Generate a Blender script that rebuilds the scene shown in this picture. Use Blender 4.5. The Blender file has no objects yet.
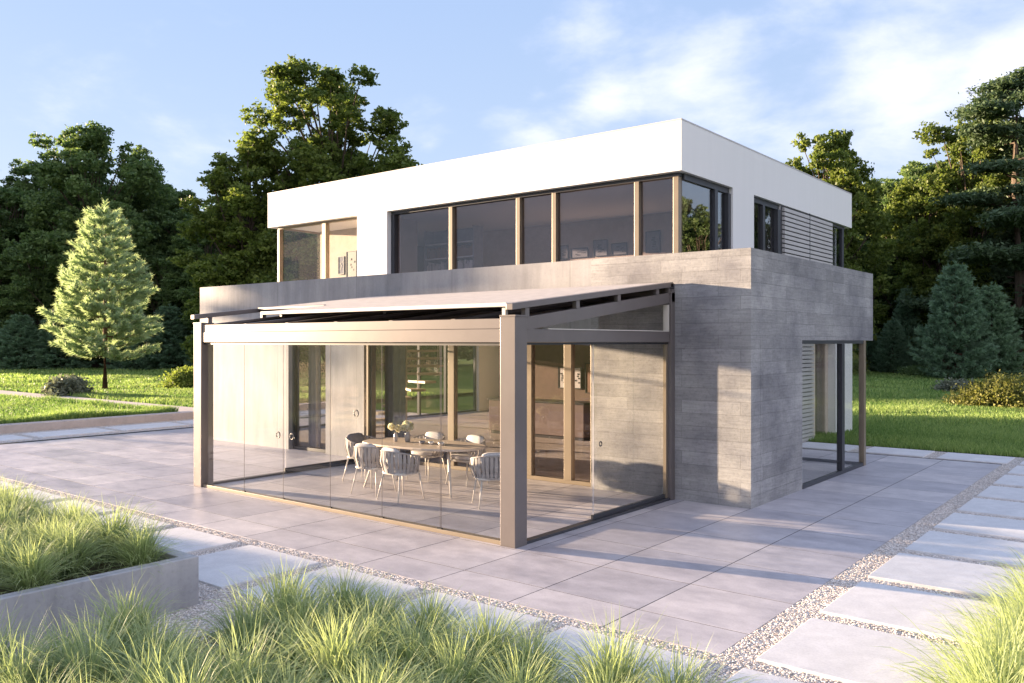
import bpy, bmesh, math, random
import numpy as np
from mathutils import Vector, Matrix
R = math.radians
PI = math.pi
sc = bpy.context.scene
C = sc.collection
rng = np.random.default_rng(7)
random.seed(7)

# ---------------------------------------------------------------- camera
cam_d = bpy.data.cameras.new('camera'); cam = bpy.data.objects.new('camera', cam_d); C.objects.link(cam)
cam_d.sensor_width = 36; cam_d.lens = 844/1024*36; cam_d.clip_start = .05; cam_d.clip_end = 2000
cam.location = (0, 0, 2.45); cam.rotation_euler = (R(90), 0, R(38.57))
sc.camera = cam

# ---------------------------------------------------------------- sun and sky
SUN_AZ = 13.0      # travel direction, degrees from +X towards +Y
SUN_EL = 5.6
sd = bpy.data.lights.new('sun', 'SUN'); sun = bpy.data.objects.new('sun', sd); C.objects.link(sun)
sd.energy = 5.0; sd.angle = R(0.8); sd.color = (1.0, .74, .50)
tv = Vector((math.cos(R(SUN_AZ))*math.cos(R(SUN_EL)), math.sin(R(SUN_AZ))*math.cos(R(SUN_EL)), -math.sin(R(SUN_EL))))
sun.rotation_euler = tv.to_track_quat('-Z', 'Y').to_euler()
sun.location = (-30, -10, 20)
world = bpy.data.worlds.new('World'); sc.world = world; world.use_nodes = True
def build_world():
    nt = world.node_tree; N = nt.nodes; L = nt.links; N.clear()
    out = N.new('ShaderNodeOutputWorld'); bg = N.new('ShaderNodeBackground'); L.new(bg.outputs[0], out.inputs[0])
    sky = N.new('ShaderNodeTexSky'); sky.sky_type = 'NISHITA'; sky.sun_disc = False
    sky.sun_elevation = R(SUN_EL); sky.sun_rotation = R(270-SUN_AZ)
    sky.air_density = 1.0; sky.dust_density = .6; sky.ozone_density = 1.6
    tc = N.new('ShaderNodeTexCoord')
    # clouds: thin cumulus veils on the sky, placed by direction
    mp = N.new('ShaderNodeMapping'); mp.inputs['Scale'].default_value = (1, 1, 2.3)
    L.new(tc.outputs['Generated'], mp.inputs[0])
    n1 = N.new('ShaderNodeTexNoise'); n1.inputs['Scale'].default_value = 4.2; n1.inputs['Detail'].default_value = 9
    n1.inputs['Roughness'].default_value = .58; n1.inputs['Distortion'].default_value = .15
    L.new(mp.outputs[0], n1.inputs[0])
    prev = None
    S_, C_ = .6235, .7818
    def dirv(px, py):
        l = (px-512)/844; h = (342-py)/844
        return Vector((-S_+C_*l, C_+S_*l, h)).normalized()
    def m(op, a, b=None, clamp=False):
        x = N.new('ShaderNodeMath'); x.operation = op; x.use_clamp = clamp
        for i, v in enumerate((a, b)):
            if v is None: continue
            if hasattr(v, 'links'): L.new(v, x.inputs[i])
            else: x.inputs[i].default_value = v
        return x.outputs[0]
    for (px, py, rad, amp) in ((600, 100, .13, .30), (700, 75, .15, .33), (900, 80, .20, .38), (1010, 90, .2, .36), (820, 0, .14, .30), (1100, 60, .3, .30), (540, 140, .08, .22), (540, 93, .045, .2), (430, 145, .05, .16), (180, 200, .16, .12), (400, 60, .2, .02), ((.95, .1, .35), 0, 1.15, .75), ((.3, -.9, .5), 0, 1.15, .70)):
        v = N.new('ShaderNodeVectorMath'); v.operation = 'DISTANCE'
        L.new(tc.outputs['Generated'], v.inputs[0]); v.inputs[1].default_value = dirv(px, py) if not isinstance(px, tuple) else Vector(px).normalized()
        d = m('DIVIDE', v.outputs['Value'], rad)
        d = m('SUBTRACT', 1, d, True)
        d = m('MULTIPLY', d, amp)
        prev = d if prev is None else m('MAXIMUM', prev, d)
    # last two masks: bright cover added out of view as fill light and for reflections
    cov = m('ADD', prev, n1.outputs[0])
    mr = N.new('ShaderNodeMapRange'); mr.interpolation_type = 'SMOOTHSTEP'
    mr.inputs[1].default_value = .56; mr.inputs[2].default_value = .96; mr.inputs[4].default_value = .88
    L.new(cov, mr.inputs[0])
    # an even pale blue haze high up: softens the physical sky's steep fall-off away from the low sun
    sx = N.new('ShaderNodeSeparateXYZ'); L.new(tc.outputs['Generated'], sx.inputs[0])
    gr = N.new('ShaderNodeValToRGB'); L.new(sx.outputs[2], gr.inputs[0])
    e = gr.color_ramp.elements; e[0].position = 0; e[0].color = (*SKY_LOW, 1); e[1].position = .55; e[1].color = (*SKY_HIGH, 1)
    a1 = N.new('ShaderNodeMixRGB'); a1.blend_type = 'MULTIPLY'; a1.inputs[0].default_value = 1; L.new(sky.outputs[0], a1.inputs[1]); a1.inputs[2].default_value = (.10, .085, .10, 1)
    a2 = N.new('ShaderNodeMixRGB'); a2.blend_type = 'ADD'; a2.inputs[0].default_value = 1; L.new(a1.outputs[0], a2.inputs[1]); L.new(gr.outputs[0], a2.inputs[2])
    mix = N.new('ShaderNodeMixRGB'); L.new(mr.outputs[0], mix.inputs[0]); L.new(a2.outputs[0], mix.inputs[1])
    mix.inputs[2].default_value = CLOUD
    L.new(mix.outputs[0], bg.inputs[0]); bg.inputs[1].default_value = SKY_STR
SKY_STR = .093
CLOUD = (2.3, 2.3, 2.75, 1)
SKY_LOW = (1.10, 1.33, 1.62); SKY_HIGH = (.66, .97, 1.62)
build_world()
sc.view_settings.view_transform = 'Standard'; sc.view_settings.look = 'None'; sc.view_settings.gamma = 1
sc.view_settings.exposure = 2.53
sc.cycles.max_bounces = 10; sc.cycles.transparent_max_bounces = 24; sc.cycles.diffuse_bounces = 4; sc.cycles.glossy_bounces = 5
sc.cycles.caustics_reflective = False; sc.cycles.caustics_refractive = False
sc.cycles.sample_clamp_indirect = 6

# ---------------------------------------------------------------- helpers
def tag(o, label=None, cat=None, group=None, kind=None):
    if label: o['label'] = label
    if cat: o['category'] = cat
    if group: o['group'] = group
    if kind: o['kind'] = kind
    return o
def empty(name, loc=(0, 0, 0), rz=0, label=None, cat=None, group=None):
    o = bpy.data.objects.new(name, None); C.objects.link(o); o.location = loc; o.rotation_euler = (0, 0, rz)
    o.empty_display_size = .2
    return tag(o, label, cat, group)
class MB:
    def __init__(s): s.v = []; s.f = []
    def box(s, x0, x1, y0, y1, z0, z1):
        b = len(s.v)
        s.v += [(x0, y0, z0), (x1, y0, z0), (x1, y1, z0), (x0, y1, z0), (x0, y0, z1), (x1, y0, z1), (x1, y1, z1), (x0, y1, z1)]
        s.f += [tuple(b+i for i in q) for q in ((0, 3, 2, 1), (4, 5, 6, 7), (0, 1, 5, 4), (1, 2, 6, 5), (2, 3, 7, 6), (3, 0, 4, 7))]
        return s
    def prism(s, pts, off):            # polygon (list of 3d points) pushed along the vector off
        b = len(s.v); n = len(pts); off = Vector(off)
        s.v += [tuple(p) for p in pts] + [tuple(Vector(p)+off) for p in pts]
        s.f.append(tuple(range(b, b+n))[::-1]); s.f.append(tuple(range(b+n, b+2*n)))
        for i in range(n):
            j = (i+1) % n; s.f.append((b+i, b+j, b+n+j, b+n+i))
        return s
    def tube(s, path, r, seg=8, cap=True):
        path = [Vector(p) for p in path]; n = len(path)
        rs = r if isinstance(r, (list, tuple)) else [r]*n
        b = len(s.v); up = Vector((0, 0, 1))
        for i, p in enumerate(path):
            t = (path[min(i+1, n-1)]-path[max(i-1, 0)]).normalized()
            a = t.cross(up)
            if a.length < 1e-3: a = t.cross(Vector((1, 0, 0)))
            a.normalize(); c = a.cross(t)
            for k in range(seg):
                th = 2*PI*k/seg; s.v.append(tuple(p+(a*math.cos(th)+c*math.sin(th))*rs[i]))
        for i in range(n-1):
            for k in range(seg):
                k2 = (k+1) % seg
                s.f.append((b+i*seg+k, b+i*seg+k2, b+(i+1)*seg+k2, b+(i+1)*seg+k))
        if cap:
            s.f.append(tuple(b+k for k in range(seg))[::-1]); s.f.append(tuple(b+(n-1)*seg+k for k in range(seg)))
        return s
    def lathe(s, prof, cx=0, cy=0, seg=24, sx=1, sy=1):
        b = len(s.v)
        for (r, z) in prof:
            for k in range(seg):
                th = 2*PI*k/seg; s.v.append((cx+r*sx*math.cos(th), cy+r*sy*math.sin(th), z))
        for i in range(len(prof)-1):
            for k in range(seg):
                k2 = (k+1) % seg; s.f.append((b+i*seg+k, b+i*seg+k2, b+(i+1)*seg+k2, b+(i+1)*seg+k))
        s.f.append(tuple(b+k for k in range(seg))[::-1]); s.f.append(tuple(b+(len(prof)-1)*seg+k for k in range(seg)))
        return s
    def build(s, name, mat, parent=None, bevel=0, smooth=False, seg=2):
        me = bpy.data.meshes.new(name); me.from_pydata(s.v, [], s.f); me.validate()
        o = bpy.data.objects.new(name, me); C.objects.link(o); me.materials.append(mat)
        bm = bmesh.new(); bm.from_mesh(me); bmesh.ops.recalc_face_normals(bm, faces=bm.faces); bm.to_mesh(me); bm.free()
        if smooth:
            for p in me.polygons: p.use_smooth = True
        if bevel:
            m = o.modifiers.new('bevel', 'BEVEL'); m.width = bevel; m.segments = seg; m.limit_method = 'ANGLE'; m.angle_limit = R(40)
            m.harden_normals = False
        if parent: o.parent = parent
        return o
def npmesh(name, V, F, mats, attr=None, mi=None, smooth=False):
    """V (n,3), F (m,k) one face size; attr: per-vertex float 'tone'"""
    me = bpy.data.meshes.new(name)
    Fs = F if isinstance(F, list) else [F]
    V = np.asarray(V, dtype=np.float32)
    me.vertices.add(len(V)); me.vertices.foreach_set('co', V.ravel())
    nl = sum(f.size for f in Fs); npoly = sum(len(f) for f in Fs)
    me.loops.add(nl); me.loops.foreach_set('vertex_index', np.concatenate([f.ravel() for f in Fs]).astype(np.int32))
    st = []; tot = []; c = 0
    for f in Fs:
        k = f.shape[1]; st.append(c+np.arange(len(f))*k); tot.append(np.full(len(f), k)); c += f.size
    me.polygons.add(npoly); me.polygons.foreach_set('loop_start', np.concatenate(st).astype(np.int32))
    me.polygons.foreach_set('loop_total', np.concatenate(tot).astype(np.int32))
    for m in mats: me.materials.append(m)
    if mi is not None: me.polygons.foreach_set('material_index', np.asarray(mi, dtype=np.int32))
    me.polygons.foreach_set('use_smooth', np.full(npoly, bool(smooth)))
    me.update(calc_edges=True)
    if attr is not None:
        a = me.attributes.new('tone', 'FLOAT', 'POINT'); a.data.foreach_set('value', np.asarray(attr, dtype=np.float32))
    return me
def link(name, me, parent=None, loc=(0, 0, 0), rz=0, s=1):
    o = bpy.data.objects.new(name, me); C.objects.link(o); o.location = loc; o.rotation_euler = (0, 0, rz)
    o.scale = (s, s, s) if not isinstance(s, tuple) else s
    if parent: o.parent = parent
    return o
def dup(root, loc, rz, s=None, label=None, group=None):
    def cp(o, parent):
        c = o.copy(); C.objects.link(c)
        if parent: c.parent = parent
        for ch in list(o.children): cp(ch, c)
        return c
    r = cp(root, None); r.location = loc; r.rotation_euler = (0, 0, rz)
    if s: r.scale = (s, s, s) if not isinstance(s, tuple) else s
    if label: r['label'] = label
    if group: r['group'] = group
    return r
def at(px, d):                      # bearing in the photograph + depth in metres -> ground position
    l = (px-512)/844*d
    return (-.6235*d+.7818*l, .7818*d+.6235*l)

# ---------------------------------------------------------------- materials
def mat(name, col, rough=.6, metal=0, spec=.5):
    m = bpy.data.materials.new(name); m.use_nodes = True
    p = m.node_tree.nodes['Principled BSDF']
    p.inputs['Base Color'].default_value = (*col, 1); p.inputs['Roughness'].default_value = rough
    p.inputs['Metallic'].default_value = metal; p.inputs['Specular IOR Level'].default_value = spec
    return m, m.node_tree, p
def noise(nt, vec, scale, detail=4, rough=.55):
    n = nt.nodes.new('ShaderNodeTexNoise'); n.inputs['Scale'].default_value = scale; n.inputs['Detail'].default_value = detail
    n.inputs['Roughness'].default_value = rough; nt.links.new(vec, n.inputs[0]); return n.outputs[0]
def ramp(nt, fac, stops):
    r = nt.nodes.new('ShaderNodeValToRGB'); e = r.color_ramp.elements
    while len(e) < len(stops): e.new(.5)
    for i, (p, c) in enumerate(stops):
        e[i].position = p; e[i].color = (*c, 1) if len(c) == 3 else c
    nt.links.new(fac, r.inputs[0]); return r.outputs[0]
def mul(nt, a, b, fac=1, mode='MULTIPLY'):
    x = nt.nodes.new('ShaderNodeMixRGB'); x.blend_type = mode; x.inputs[0].default_value = fac
    nt.links.new(a, x.inputs[1])
    if hasattr(b, 'links'): nt.links.new(b, x.inputs[2])
    else: x.inputs[2].default_value = (*b, 1)
    return x.outputs[0]
def bump(nt, p, h, strength=.3, dist=.01):
    b = nt.nodes.new('ShaderNodeBump'); b.inputs['Strength'].default_value = strength; b.inputs['Distance'].default_value = dist
    nt.links.new(h, b.inputs['Height']); nt.links.new(b.outputs[0], p.inputs['Normal'])
def objc(nt, scale=None):
    t = nt.nodes.new('ShaderNodeTexCoord'); v = t.outputs['Object']
    if scale:
        m = nt.nodes.new('ShaderNodeMapping'); m.inputs['Scale'].default_value = scale; nt.links.new(v, m.inputs[0]); v = m.outputs[0]
    return v
def attr(nt, name='tone'):
    a = nt.nodes.new('ShaderNodeAttribute'); a.attribute_name = name; return a.outputs['Fac']
def math_(nt, op, a, b=0, clamp=False):
    x = nt.nodes.new('ShaderNodeMath'); x.operation = op; x.use_clamp = clamp
    for i, v in enumerate((a, b)):
        if hasattr(v, 'links'): nt.links.new(v, x.inputs[i])
        else: x.inputs[i].default_value = v
    return x.outputs[0]
G = lambda v: (v, v, v)

def concrete_board(name, side):
    m, nt, p = mat(name, G(.3), .75, spec=.35)
    t = objc(nt)
    sp = nt.nodes.new('ShaderNodeSeparateXYZ'); nt.links.new(t, sp.inputs[0])
    cb = nt.nodes.new('ShaderNodeCombineXYZ'); nt.links.new(math_(nt, 'ADD', sp.outputs['X'], sp.outputs['Y']), cb.inputs[0]); nt.links.new(sp.outputs['Z'], cb.inputs[1])
    br = nt.nodes.new('ShaderNodeTexBrick'); nt.links.new(cb.outputs[0], br.inputs[0])
    br.inputs['Color1'].default_value = (*G(.78), 1); br.inputs['Color2'].default_value = (*G(1.1), 1); br.inputs['Mortar'].default_value = (*G(.66), 1)
    br.inputs['Scale'].default_value = 1; br.inputs['Mortar Size'].default_value = .0045; br.inputs['Mortar Smooth'].default_value = .3
    br.inputs['Brick Width'].default_value = .95; br.inputs['Row Height'].default_value = .195; br.offset = .37
    st = objc(nt, (1.2, 1.2, 14)); grain = noise(nt, st, 3, 6, .65)
    bl = noise(nt, t, 1.1, 5, .6); fine = noise(nt, t, 22, 4, .7)
    c = ramp(nt, bl, [(.3, (.19, .188, .203)), (.5, (.30, .296, .296)), (.72, (.42, .41, .395))])
    c = mul(nt, c, br.outputs['Color'], .8)
    c = mul(nt, c, ramp(nt, grain, [(.3, G(.74)), (.7, G(1.12))]), .8)
    c = mul(nt, c, ramp(nt, fine, [(.32, G(.7)), (.5, G(1))]), .7)
    nt.links.new(c, p.inputs['Base Color'])
    h = math_(nt, 'ADD', math_(nt, 'MULTIPLY', br.outputs['Fac'], -1.2), math_(nt, 'ADD', math_(nt, 'MULTIPLY', grain, .8), fine))
    bump(nt, p, h, .5, .006)
    return m
def concrete_plain(name, col=.36, panel=2.7):
    m, nt, p = mat(name, G(col), .7, spec=.35)
    t = objc(nt)
    bl = noise(nt, t, .8, 6, .6); st = noise(nt, objc(nt, (4, 4, .5)), 1.2, 5, .6); fine = noise(nt, t, 26, 4, .7)
    c = ramp(nt, bl, [(.3, (col*.72, col*.72, col*.76)), (.7, (col*1.15, col*1.12, col*1.1))])
    c = mul(nt, c, ramp(nt, st, [(.35, G(.8)), (.65, G(1.08))]), .8)
    c = mul(nt, c, ramp(nt, fine, [(.3, G(.8)), (.5, G(1))]), .6)
    sp = nt.nodes.new('ShaderNodeSeparateXYZ'); nt.links.new(t, sp.inputs[0])
    cb = nt.nodes.new('ShaderNodeCombineXYZ'); nt.links.new(sp.outputs['X'], cb.inputs[0]); nt.links.new(sp.outputs['Z'], cb.inputs[1])
    br = nt.nodes.new('ShaderNodeTexBrick'); nt.links.new(cb.outputs[0], br.inputs[0])
    br.inputs['Color1'].default_value = (*G(.92), 1); br.inputs['Color2'].default_value = (*G(1.05), 1); br.inputs['Mortar'].default_value = (*G(.6), 1)
    br.inputs['Scale'].default_value = 1; br.inputs['Mortar Size'].default_value = .006
    br.inputs['Brick Width'].default_value = panel; br.inputs['Row Height'].default_value = 2.49; br.offset = 0
    c = mul(nt, c, br.outputs['Color'], .9)
    nt.links.new(c, p.inputs['Base Color']); bump(nt, p, math_(nt, 'ADD', fine, math_(nt, 'MULTIPLY', br.outputs['Fac'], -1)), .35, .005)
    return m
def stone_mat(name, c0, c1, rough=.55, attrib=None, spec=.4):
    m, nt, p = mat(name, c0, rough, spec=spec)
    t = objc(nt); a = noise(nt, objc(nt, (1, 1.7, 1)), 1.3, 8, .68); f = noise(nt, t, 55, 3, .7); g_ = noise(nt, t, 6, 5, .6)
    c = ramp(nt, a, [(.3, c0), (.7, c1)])
    c = mul(nt, c, ramp(nt, f, [(.3, G(.82)), (.6, G(1.05))]), .6)
    c = mul(nt, c, ramp(nt, g_, [(.35, G(.9)), (.65, G(1.06))]), .7)
    if attrib:
        v = attr(nt); c = mul(nt, c, ramp(nt, v, [(0, (.76, .76, .80)), (1, (1.14, 1.11, 1.08))]), 1)
    nt.links.new(c, p.inputs['Base Color'])
    r = nt.nodes.new('ShaderNodeMapRange'); nt.links.new(a, r.inputs[0]); r.inputs[3].default_value = rough-.12; r.inputs[4].default_value = rough+.15
    nt.links.new(r.outputs[0], p.inputs['Roughness']); bump(nt, p, f, .12, .003)
    return m
def glass_mat(name, tint=(.95, .97, .96), base=.05, k=.9):
    m = bpy.data.materials.new(name); m.use_nodes = True; nt = m.node_tree; N = nt.nodes; L = nt.links; N.clear()
    out = N.new('ShaderNodeOutputMaterial'); mx = N.new('ShaderNodeMixShader'); tr = N.new('ShaderNodeBsdfTransparent'); gl = N.new('ShaderNodeBsdfGlossy')
    tr.inputs[0].default_value = (*tint, 1); gl.inputs['Roughness'].default_value = .003
    lw = N.new('ShaderNodeLayerWeight'); lw.inputs[0].default_value = .5
    f = math_(nt, 'POWER', lw.outputs['Facing'], 5); f = math_(nt, 'MULTIPLY', f, k); f = math_(nt, 'ADD', f, base, True)
    # slight waviness of real float glass
    nz = noise(nt, objc(nt), .9, 2); b = N.new('ShaderNodeBump'); b.inputs['Strength'].default_value = .05; b.inputs['Distance'].default_value = .02
    L.new(nz, b.inputs['Height']); L.new(b.outputs[0], gl.inputs['Normal'])
    L.new(f, mx.inputs[0]); L.new(tr.outputs[0], mx.inputs[1]); L.new(gl.outputs[0], mx.inputs[2]); L.new(mx.outputs[0], out.inputs[0])
    return m
def metal_paint(name, col, rough=.42, metal=.0):
    m, nt, p = mat(name, col, rough, metal, .5)
    t = objc(nt); n = noise(nt, t, 400, 2); g_ = noise(nt, t, 3, 4)
    nt.links.new(mul(nt, ramp(nt, g_, [(.3, tuple(c*.93 for c in col)), (.7, tuple(c*1.05 for c in col))]), G(1)), p.inputs['Base Color'])
    bump(nt, p, n, .06, .001); return m
def leaf_mat(name, dark, light, trans=.35, obj_var=.12, rough=.55, hue=None):
    m = bpy.data.materials.new(name); m.use_nodes = True; nt = m.node_tree; N = nt.nodes; L = nt.links
    p = N['Principled BSDF']; p.inputs['Roughness'].default_value = rough; p.inputs['Specular IOR Level'].default_value = .3
    c = ramp(nt, attr(nt), [(0, dark), (1, light)])
    oi = N.new('ShaderNodeObjectInfo'); c = mul(nt, c, ramp(nt, oi.outputs['Random'], [(0, G(1-obj_var)), (1, (1+obj_var, 1+obj_var*.6, 1))]), 1)
    L.new(c, p.inputs['Base Color'])
    tl = N.new('ShaderNodeBsdfTranslucent'); L.new(mul(nt, c, (1.08, 1.12, .8)), tl.inputs[0])
    mx = N.new('ShaderNodeMixShader'); mx.inputs[0].default_value = trans
    L.new(p.outputs[0], mx.inputs[1]); L.new(tl.outputs[0], mx.inputs[2]); L.new(mx.outputs[0], N['Material Output'].inputs[0])
    return m
def bark_mat(name, c0, c1):
    m, nt, p = mat(name, c0, .9, spec=.2); n = noise(nt, objc(nt, (1, 1, .25)), 14, 6, .7)
    nt.links.new(ramp(nt, n, [(.3, c0), (.7, c1)]), p.inputs['Base Color']); bump(nt, p, n, .8, .03); return m
def fabric_mat(name, col, rough=.9):
    m, nt, p = mat(name, col, rough, spec=.2); n = noise(nt, objc(nt), 160, 3); g_ = noise(nt, objc(nt), 7, 3)
    nt.links.new(ramp(nt, g_, [(.3, tuple(c*.85 for c in col)), (.7, tuple(c*1.08 for c in col))]), p.inputs['Base Color']); bump(nt, p, n, .4, .002); return m

M_board = concrete_board('board_marked_concrete', False)
M_board_side = concrete_board('board_marked_concrete_side', True)
M_conc = concrete_plain('fair_faced_concrete', .37)
M_conc_band = concrete_plain('shade_darkened_concrete', .33)  # darker copy of the fair faced concrete, parapet shade put into the colour
M_conc_pl = concrete_plain('planter_concrete', .42, 50)
M_kerb = stone_mat('kerb_stone', (.42, .37, .34), (.52, .46, .42), .8)
def white_render():
    m, nt, p = mat('white_render', (.81, .80, .78), .85, spec=.2); t = objc(nt)
    st = noise(nt, objc(nt, (3, 3, .25)), 1.5, 5, .6); f = noise(nt, t, 30, 4, .6)
    nt.links.new(ramp(nt, st, [(.3, (.795, .787, .77)), (.65, (.815, .806, .79))]), p.inputs['Base Color']); bump(nt, p, f, .12, .004); return m
M_white = white_render()
M_in = stone_mat('interior_plaster', (.60, .50, .42), (.66, .55, .47), .9, spec=.2)
M_ceil = stone_mat('ceiling_plaster', (.50, .45, .42), (.55, .50, .47), .9, spec=.2)
M_dark_wall = stone_mat('dark_interior_plaster', (.16, .13, .13), (.21, .17, .16), .9, spec=.2)
M_tile = stone_mat('patio_porcelain', (.37, .36, .39), (.60, .575, .59), .42, 'tone', spec=.5)
M_slab = stone_mat('pale_slab', (.60, .595, .60), (.70, .69, .685), .6, None)
M_joint = mat('joint_grout', G(.02), .9)[0]
M_frame = metal_paint('bronze_grey_aluminium', (.165, .145, .138), .34, .25)
M_bronze = metal_paint('bronze_anodised', (.24, .195, .14), .38, .2)
M_darkm = metal_paint('anthracite_aluminium', (.035, .037, .045), .45)
M_black = metal_paint('black_metal', (.015, .015, .017), .4)
M_whitem = metal_paint('cream_powder_coat', (.62, .58, .52), .4)
M_glass = glass_mat('clear_glass', (.985, .99, .985), .035, .40)
M_glass_up = glass_mat('grey_tinted_glass', (.80, .78, .81), .07, .8)
M_glass_side = glass_mat('coated_side_glass', (.74, .76, .79), .22, .8)
M_glass_dn = glass_mat('ground_floor_glass', (.86, .85, .86), .06, .7)
M_glass_roof = glass_mat('roof_glass', (.5, .5, .52), .05, .6)
M_awn = fabric_mat('pale_awning_fabric', (.46, .415, .375))
M_louv = metal_paint('louvre_slats', (.50, .48, .47), .5)
M_rope = fabric_mat('grey_rope_weave', (.40, .37, .35))
M_cush = fabric_mat('light_cushion', (.62, .60, .60))
M_cush2 = fabric_mat('grey_cushion', (.26, .26, .29))
M_curt = fabric_mat('grey_curtain', (.30, .29, .31))
M_tabtop = stone_mat('oak_table_top', (.60, .50, .41), (.70, .60, .50), .4)
M_tread = stone_mat('oak_tread', (.66, .56, .42), (.76, .66, .50), .5)
M_wall_r = stone_mat('clay_plaster', (.15, .105, .085), (.19, .135, .11), .9)
M_wood_in = stone_mat('walnut_panel', (.17, .085, .05), (.24, .12, .07), .5)
M_ceramic = mat('white_ceramic', (.7, .68, .65), .3)[0]
M_vglass = mat('smoky_vase', (.35, .33, .33), .15)[0]
M_petal = leaf_mat('flower_petals', (.74, .71, .62), (.88, .87, .80), .3)
M_bark = bark_mat('grey_brown_bark', (.055, .042, .032), (.13, .10, .075))
M_bark2 = bark_mat('red_brown_bark', (.08, .045, .028), (.17, .10, .06))
M_leaf = leaf_mat('broad_leaves', (.066, .125, .050), (.205, .29, .105), .45)
M_leaf_y = leaf_mat('sunny_leaves', (.075, .120, .028), (.24, .30, .07), .5)
M_needle = leaf_mat('pale_green_needles', (.20, .30, .17), (.58, .67, .43), .5, .02)
M_needle_b = leaf_mat('blue_green_needles', (.10, .19, .12), (.27, .40, .26), .35, .08)
M_pine = leaf_mat('dark_pine_needles', (.045, .085, .045), (.135, .195, .10), .3, .08)
M_bush = leaf_mat('yellow_green_bush_leaves', (.11, .13, .03), (.26, .26, .07), .35, .05)
M_bush_g = leaf_mat('grey_green_bush_leaves', (.10, .12, .08), (.24, .26, .19), .25, .05)
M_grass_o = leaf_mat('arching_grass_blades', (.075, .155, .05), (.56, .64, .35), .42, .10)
M_lawn_b = leaf_mat('lawn_blades', (.085, .185, .045), (.38, .48, .16), .45, 0)
M_soil = stone_mat('planting_soil', (.06, .05, .03), (.10, .085, .05), .95)

def ground_mat():
    m, nt, p = mat('lawn_soil', (.08, .12, .02), .95, spec=.1)
    t = objc(nt); a = noise(nt, t, .35, 5); b = noise(nt, t, 9, 5, .7)
    c = ramp(nt, a, [(.3, (.075, .125, .022)), (.5, (.12, .17, .03)), (.7, (.17, .20, .045))])
    c = mul(nt, c, ramp(nt, b, [(.3, G(.6)), (.7, G(1.2))]), .8)
    nt.links.new(c, p.inputs['Base Color']); bump(nt, p, b, .8, .05); return m
M_lawn = ground_mat()
def gravel_mat():
    m, nt, p = mat('gravel_bed', (.5, .45, .4), .85, spec=.3)
    t = objc(nt); v = nt.nodes.new('ShaderNodeTexVoronoi'); v.inputs['Scale'].default_value = 42; nt.links.new(t, v.inputs[0])
    sp = nt.nodes.new('ShaderNodeSeparateColor'); nt.links.new(v.outputs['Color'], sp.inputs[0])
    c = ramp(nt, sp.outputs[0], [(0, (.38, .33, .29)), (.5, (.56, .51, .46)), (1, (.74, .70, .66))])
    c = mul(nt, c, ramp(nt, v.outputs['Distance'], [(.4, G(1)), (.8, G(.6))]), 1)
    nt.links.new(c, p.inputs['Base Color']); bump(nt, p, math_(nt, 'MULTIPLY', v.outputs['Distance'], -1), 1, .012); return m
M_gravel = gravel_mat()
def pebble_mat():
    m, nt, p = mat('pebbles', (.5, .45, .4), .75, spec=.35)
    c = ramp(nt, attr(nt), [(0, (.42, .35, .31)), (.25, (.62, .55, .49)), (.7, (.76, .70, .65)), (1, (.86, .83, .80))])
    nt.links.new(c, p.inputs['Base Color']); return m
M_peb = pebble_mat()

# ---------------------------------------------------------------- setting
def sheet(name, mat_, rects, z, kind='structure', label=None, cat='ground'):
    b = MB()
    for (x0, x1, y0, y1) in rects:
        n = len(b.v); b.v += [(x0, y0, z), (x1, y0, z), (x1, y1, z), (x0, y1, z)]; b.f.append((n, n+1, n+2, n+3))
    o = b.build(name, mat_); tag(o, label, cat, kind=kind); return o
sheet('ground', M_lawn, [(-600, 600, -500, 700)], -.02, label='green ground under the lawn reaching to the forest')
sheet('gravel_path', M_gravel, [(-24.4, 3.5, 3.6, 20.5), (-7.15, 3.5, -1, 3.6)], .015, label='beige gravel strips between the paving', cat='gravel')
sheet('patio_base', M_joint, [(-22.1, -2.83, 6.125, 19.15)], .0190, label='dark joints between the patio tiles', cat='patio')
def patio():
    V = []; F = []; T = []
    xs = [-2.825-1.055*i for i in range(19)]
    ys = [6.12, 6.70]+[6.70+1.03*i for i in range(1, 13)]
    j = .0055
    for i in range(len(xs)-1):
        for k in range(len(ys)-1):
            x1 = xs[i]-j; x0 = xs[i+1]+j; y0 = ys[k]+j; y1 = ys[k+1]-j; z0, z1 = .0, .02+random.uniform(-.0003, .0003)
            t = min(1, max(0, random.gauss(.5, .28))); e = .0005; b = len(V)
            V += [(x0, y0, z0), (x1, y0, z0), (x1, y1, z0), (x0, y1, z0), (x0, y0, z1-e), (x1, y0, z1-e), (x1, y1, z1-e), (x0, y1, z1-e),
                  (x0+e, y0+e, z1), (x1-e, y0+e, z1), (x1-e, y1-e, z1), (x0+e, y1-e, z1)]
            T += [t]*12
            for q in ((0, 1, 5, 4), (1, 2, 6, 5), (2, 3, 7, 6), (3, 0, 4, 7), (4, 5, 9, 8), (5, 6, 10, 9), (6, 7, 11, 10), (7, 4, 8, 11), (8, 9, 10, 11)):
                F.append([b+x for x in q])
    me = npmesh('patio', np.array(V), np.array(F), [M_tile], T); o = link('patio', me); tag(o, 'large lavender grey patio tiles around the house', 'patio', kind='structure')
patio()

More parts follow.
